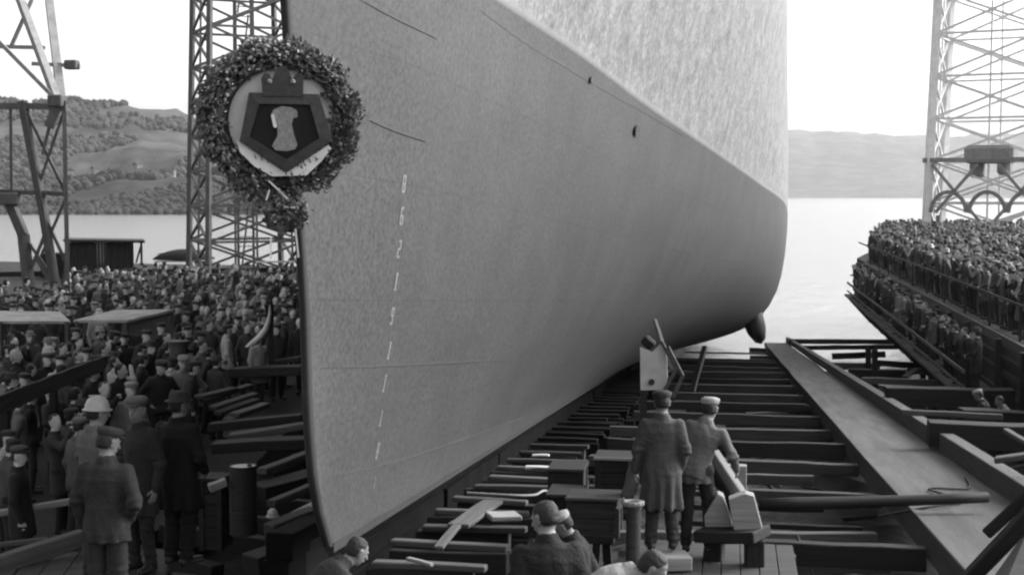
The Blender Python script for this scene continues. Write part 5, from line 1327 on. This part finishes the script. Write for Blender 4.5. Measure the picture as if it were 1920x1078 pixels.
# --- crowd prototypes
cm = dict(coat=M['c_coat'], trou=M['c_trou'], skin=M['c_skin'], shoe=M['shoe'], hair=M['hair'])
protos = []
spec = [
    (dict(coat='jacket', turn=10), 'flat', 'man in a cap'),
    (dict(coat='coat', elL=(-.27, .05, 1.13), wrL=(-.14, .22, 1.05), elR=(.27, .05, 1.13), wrR=(.14, .22, 1.05), turn=-15, seed=2), 'brim', 'coated man in a brimmed hat'),
    (dict(coat='long', fat=.92, turn=20, hair=2, seed=3, legw=.8), None, 'bareheaded woman in a long coat'),
    (dict(coat='long', fat=.95, elR=(.24, .1, 1.14), wrR=(.1, .24, 1.1), turn=-10, seed=4, legw=.8), 'scarf', 'woman in a long coat and headscarf'),
    (dict(coat='jacket', elL=(-.34, .05, 1.2), wrL=(-.22, .2, 1.45), turn=0, nod=-8, seed=5), None, 'bareheaded man raising an arm'),
    (dict(coat='coat', fat=1.12, turn=-25, seed=6), 'flat', 'stout coated man in a cap'),
    (dict(coat='jacket', fat=.95, elL=(-.2, -.12, 1.14), wrL=(-.05, -.17, .98), elR=(.2, -.12, 1.14), wrR=(.05, -.17, .98), turn=25, seed=7), None, 'bareheaded man, hands behind his back'),
    (dict(coat='jacket', turn=-5, nod=-6, seed=8, elR=(.3, 0, 1.13)), 'helmet', 'worker in a helmet'),
    (dict(coat='jacket', lean=14, turn=25, nod=6, elL=(-.34, .0, 1.16), wrL=(-.2, .12, .98), elR=(.34, .0, 1.16), wrR=(.2, .12, .98), seed=9), 'flat', 'leaning man in a cap'),
    (dict(coat='coat', lean=-5, turn=-35, nod=-12, fat=1.05, elR=(.3, .16, 1.3), wrR=(.14, .22, 1.52), seed=10), None, 'coated man shading his eyes'),
    (dict(coat='long', lean=8, side=7, turn=45, fat=.85, legw=.8, hair=2, elL=(-.26, .15, 1.16), wrL=(-.05, .26, 1.2), seed=12), None, 'bareheaded woman leaning to one side'),
]
hats = {'helmet': M['helmet']}
for P, h, nm in spec:
    me, H_ = person_mesh(P, .024, cm); hm = None
    if h:
        hb_m = hat_mesh(h, H_, True); hm = bpy.data.meshes.new('crowd_hat'); hb_m.to_mesh(hm); hb_m.free(); hm.materials.append(hats.get(h, M['c_hat']))
        for p in hm.polygons: p.use_smooth = True
    protos.append((me, hm, nm, h))
HATN = {'flat': 'cap', 'brim': 'hat', 'scarf': 'headscarf', 'helmet': 'helmet'}
SPEC = {}
def spectator(loc, face, where, grp, rd):
    k = rd.choices(range(11), (16, 10, 10, 8, 7, 11, 10, 2, 10, 8, 8))[0]
    me, hm, nm, h = protos[k]
    o = bpy.data.objects.new('person', me); COL.objects.link(o); s_ = rd.uniform(.92, 1.05)
    o.location = loc; o.rotation_euler = (rd.uniform(-.06, .06), rd.uniform(-.06, .06), face); o.scale = (s_ * rd.uniform(.94, 1.08), s_, s_)
    tag(o, nm, 'person', nm + ', ' + grp); SPEC.setdefault((nm, where), []).append((proj(loc)[0], o))
    if hm:
        c = bpy.data.objects.new(HATN[h], hm); COL.objects.link(c); c.parent = o
    return o
rd = random.Random(11)
def proj(p):
    d = Vector(p) - CAM; z = d.dot(FW); return (W / 2 + F * d.dot(RT) / z, H / 2 - F * d.dot(UPV) / z, z)
# left crowd on the yard
def in_poly(x, y, poly):
    c = False; n = len(poly)
    for i in range(n):
        x1, y1 = poly[i]; x2, y2 = poly[(i + 1) % n]
        if (y1 > y) != (y2 > y) and x < (x2 - x1) * (y - y1) / (y2 - y1) + x1: c = not c
    return c
placed = []; restl = []; nleft = 0
cand = []
Yv_ = 15.2
while Yv_ < 66:
    sp_ = .50 + .0075 * Yv_
    xx = -36.0
    while xx < (-8.5 if Yv_ < 27 else -9.9):
        q = Vector((xx + rd.uniform(-.22, .22), Yv_ + rd.uniform(-.25, .25), YARD_Z)); px, py, z = proj(q + Vector((0, 0, 1.7)))
        if -25 < px < 575: cand.append((z, q, px, py))
        xx += sp_
    Yv_ += sp_ * 1.25
ship_pt = Vector((-3.7, 22, 0))
for z, q, px, py in sorted(cand, key=lambda t: t[0]):
    # keep the shelter, shed, the gap by the plank pile clear
    if py > 690 and px > 240: continue
    if py > 625 and px > 430: continue
    if 32 < z < 37 and px < 340 and py > 585: continue
    if z > 60 + 0: continue
    if px < 128 and z > 50: continue
    if px < 230 and abs(z - (19.9 + px * .026)) < .45: continue
    if px > 215 and z < 18.5: continue
    if rd.random() < .08: continue
    if nleft >= 182: restl.append(q); continue
    far = z > 38
    spectator(q, math.atan2(-(ship_pt.x - q.x), (ship_pt.y + rd.uniform(-8, 14) - q.y)) + rd.uniform(-.5, .5),
              'in the far left crowd' if far else 'in the near left crowd', 'far left crowd' if far else 'near left crowd', rd)
    nleft += 1
print('left crowd', nleft, len(cand))
# right crowd on the quay deck
cand = []
yy = 27.0
while yy < 118:
    sp_ = .72 + .003 * yy; xx = WL + 1.0
    while xx < 30:
        q = Vector((xx + rd.uniform(-.3, .3), yy + rd.uniform(-.35, .35), DECK_Z)); px, py, z = proj(q + Vector((0, 0, 1.7)))
        lim = WL + .3 if q.y < 79 else WL + .3 + (q.y - 79) * .12
        if px < 1940 and q.x > lim: cand.append((z, q, px, py))
        xx += sp_ * .85
    yy += sp_ * 1.15
yy = 30.0
while yy < 81:
    q = Vector((WL + .32 + rd.uniform(0, .15), yy, DECK_Z)); px, py, z = proj(q + Vector((0, 0, 1.7)))
    if px < 1940: cand.append((z, q, px, py))
    yy += rd.uniform(.5, .8)
yy = 39.0
while yy < 76.2:
    q = Vector((WL - .75 + rd.uniform(-.25, .25), yy, LZ)); px, py, z = proj(q + Vector((0, 0, 1.7)))
    if px < 1960: cand.append((z, q, px, py))
    yy += rd.uniform(.45, .85)
cand.sort(key=lambda t: t[0]); nr = 0; rest = []
for z, q, px, py in cand:
    if rd.random() < .06: continue
    if nr < 118:
        spectator(q, R(90) + rd.uniform(-.6, .6) - .2, 'in the right crowd', 'right quay crowd', rd); nr += 1
    else: rest.append(q)
print('right crowd', nr, len(rest))
# the rest of the right crowd, one mass
def crowd_mass(pts, sgn, label):
    V, Fc, mi = [], [], []; base = []
    for me, hm, nm, h in protos:
        bmv = bmesh.new(); bmv.from_mesh(me)
        bmesh.ops.dissolve_degenerate(bmv, edges=bmv.edges, dist=.001)
        m2 = bpy.data.meshes.new('t'); bmv.to_mesh(m2); bmv.free()
        o = bpy.data.objects.new('t', m2); COL.objects.link(o); d_ = o.modifiers.new('d', 'DECIMATE'); d_.ratio = .22
        dg = bpy.context.evaluated_depsgraph_get(); dg.update(); m3 = bpy.data.meshes.new_from_object(o.evaluated_get(dg)); bpy.data.objects.remove(o)
        base.append((np.array([v.co[:] for v in m3.vertices]), [tuple(p.vertices) for p in m3.polygons], [p.material_index for p in m3.polygons],
                     (np.array([v.co[:] for v in hm.vertices]), [tuple(p.vertices) for p in hm.polygons]) if hm else None))
    tones = [mat('mass_coat_%s' % n_, v_, .9, .3, 5, .3) for n_, v_ in (('black', .015), ('charcoal', .035), ('slate', .07), ('grey', .14), ('pale', .35))]
    mats_ = [M['c_skin'], M['shoe'], M['hair'], M['cap'], M['cap_pale']] + tones
    off = 0
    for q in pts:
        vs, fs, ms_, ht = base[rd.randrange(11)]; a = R(90 * sgn) + rd.uniform(-.8, .8); s_ = rd.uniform(.92, 1.05)
        ca, sa = math.cos(a), math.sin(a); Rm_ = np.array(((ca, -sa, 0), (sa, ca, 0), (0, 0, 1))) * s_
        t1 = 5 + rd.choices(range(5), (30, 30, 20, 13, 7))[0]; t2 = 5 + rd.choices(range(5), (30, 40, 20, 8, 2))[0]; lut = [t1, t2, 0, 1, 2]
        V.append(vs @ Rm_.T + np.array(q[:])); Fc += [tuple(i + off for i in f) for f in fs]; mi += [lut[i] for i in ms_]; off += len(vs)
        if ht: V.append(ht[0] @ Rm_.T + np.array(q[:])); Fc += [tuple(i + off for i in f) for f in ht[1]]; mi += [3 if rd.random() < .85 else 4] * len(ht[1]); off += len(ht[0])
    me = bpy.data.meshes.new('crowd'); me.from_pydata(np.vstack(V).tolist(), [], Fc)
    for m in mats_: me.materials.append(m)
    me.polygons.foreach_set('material_index', mi)
    o = link('crowd', me, [], smooth=True)
    tag(o, label, 'crowd', kind='stuff')
crowd_mass(rest, 1, 'dense far part of the crowd packed at the end of the right quay')
crowd_mass(restl, -1, 'dense far part of the left crowd near the water between the gantry and the stem')
for (nm, where), lst in SPEC.items():
    for i, (_, o) in enumerate(sorted(lst, key=lambda t: t[0])): o['label'] = '%s, %s from left %s' % (nm, nth(i + 1), where)
#%%HAZE
def haze():
    bm = bmesh.new(); bx(bm, (0, 2700, 400), (9400, 7200, 830))
    m = bpy.data.materials.new('haze'); m.use_nodes = True; n = m.node_tree.nodes; n.clear()
    v = n.new('ShaderNodeVolumePrincipled'); v.inputs['Color'].default_value = (.97, .97, .97, 1); v.inputs['Density'].default_value = HAZE; v.inputs['Anisotropy'].default_value = .2
    o = n.new('ShaderNodeOutputMaterial'); m.node_tree.links.new(v.outputs[0], o.inputs['Volume'])
    h = link('haze', bm, m); tag(h, kind='stuff')
HAZE = 0.00008
haze()
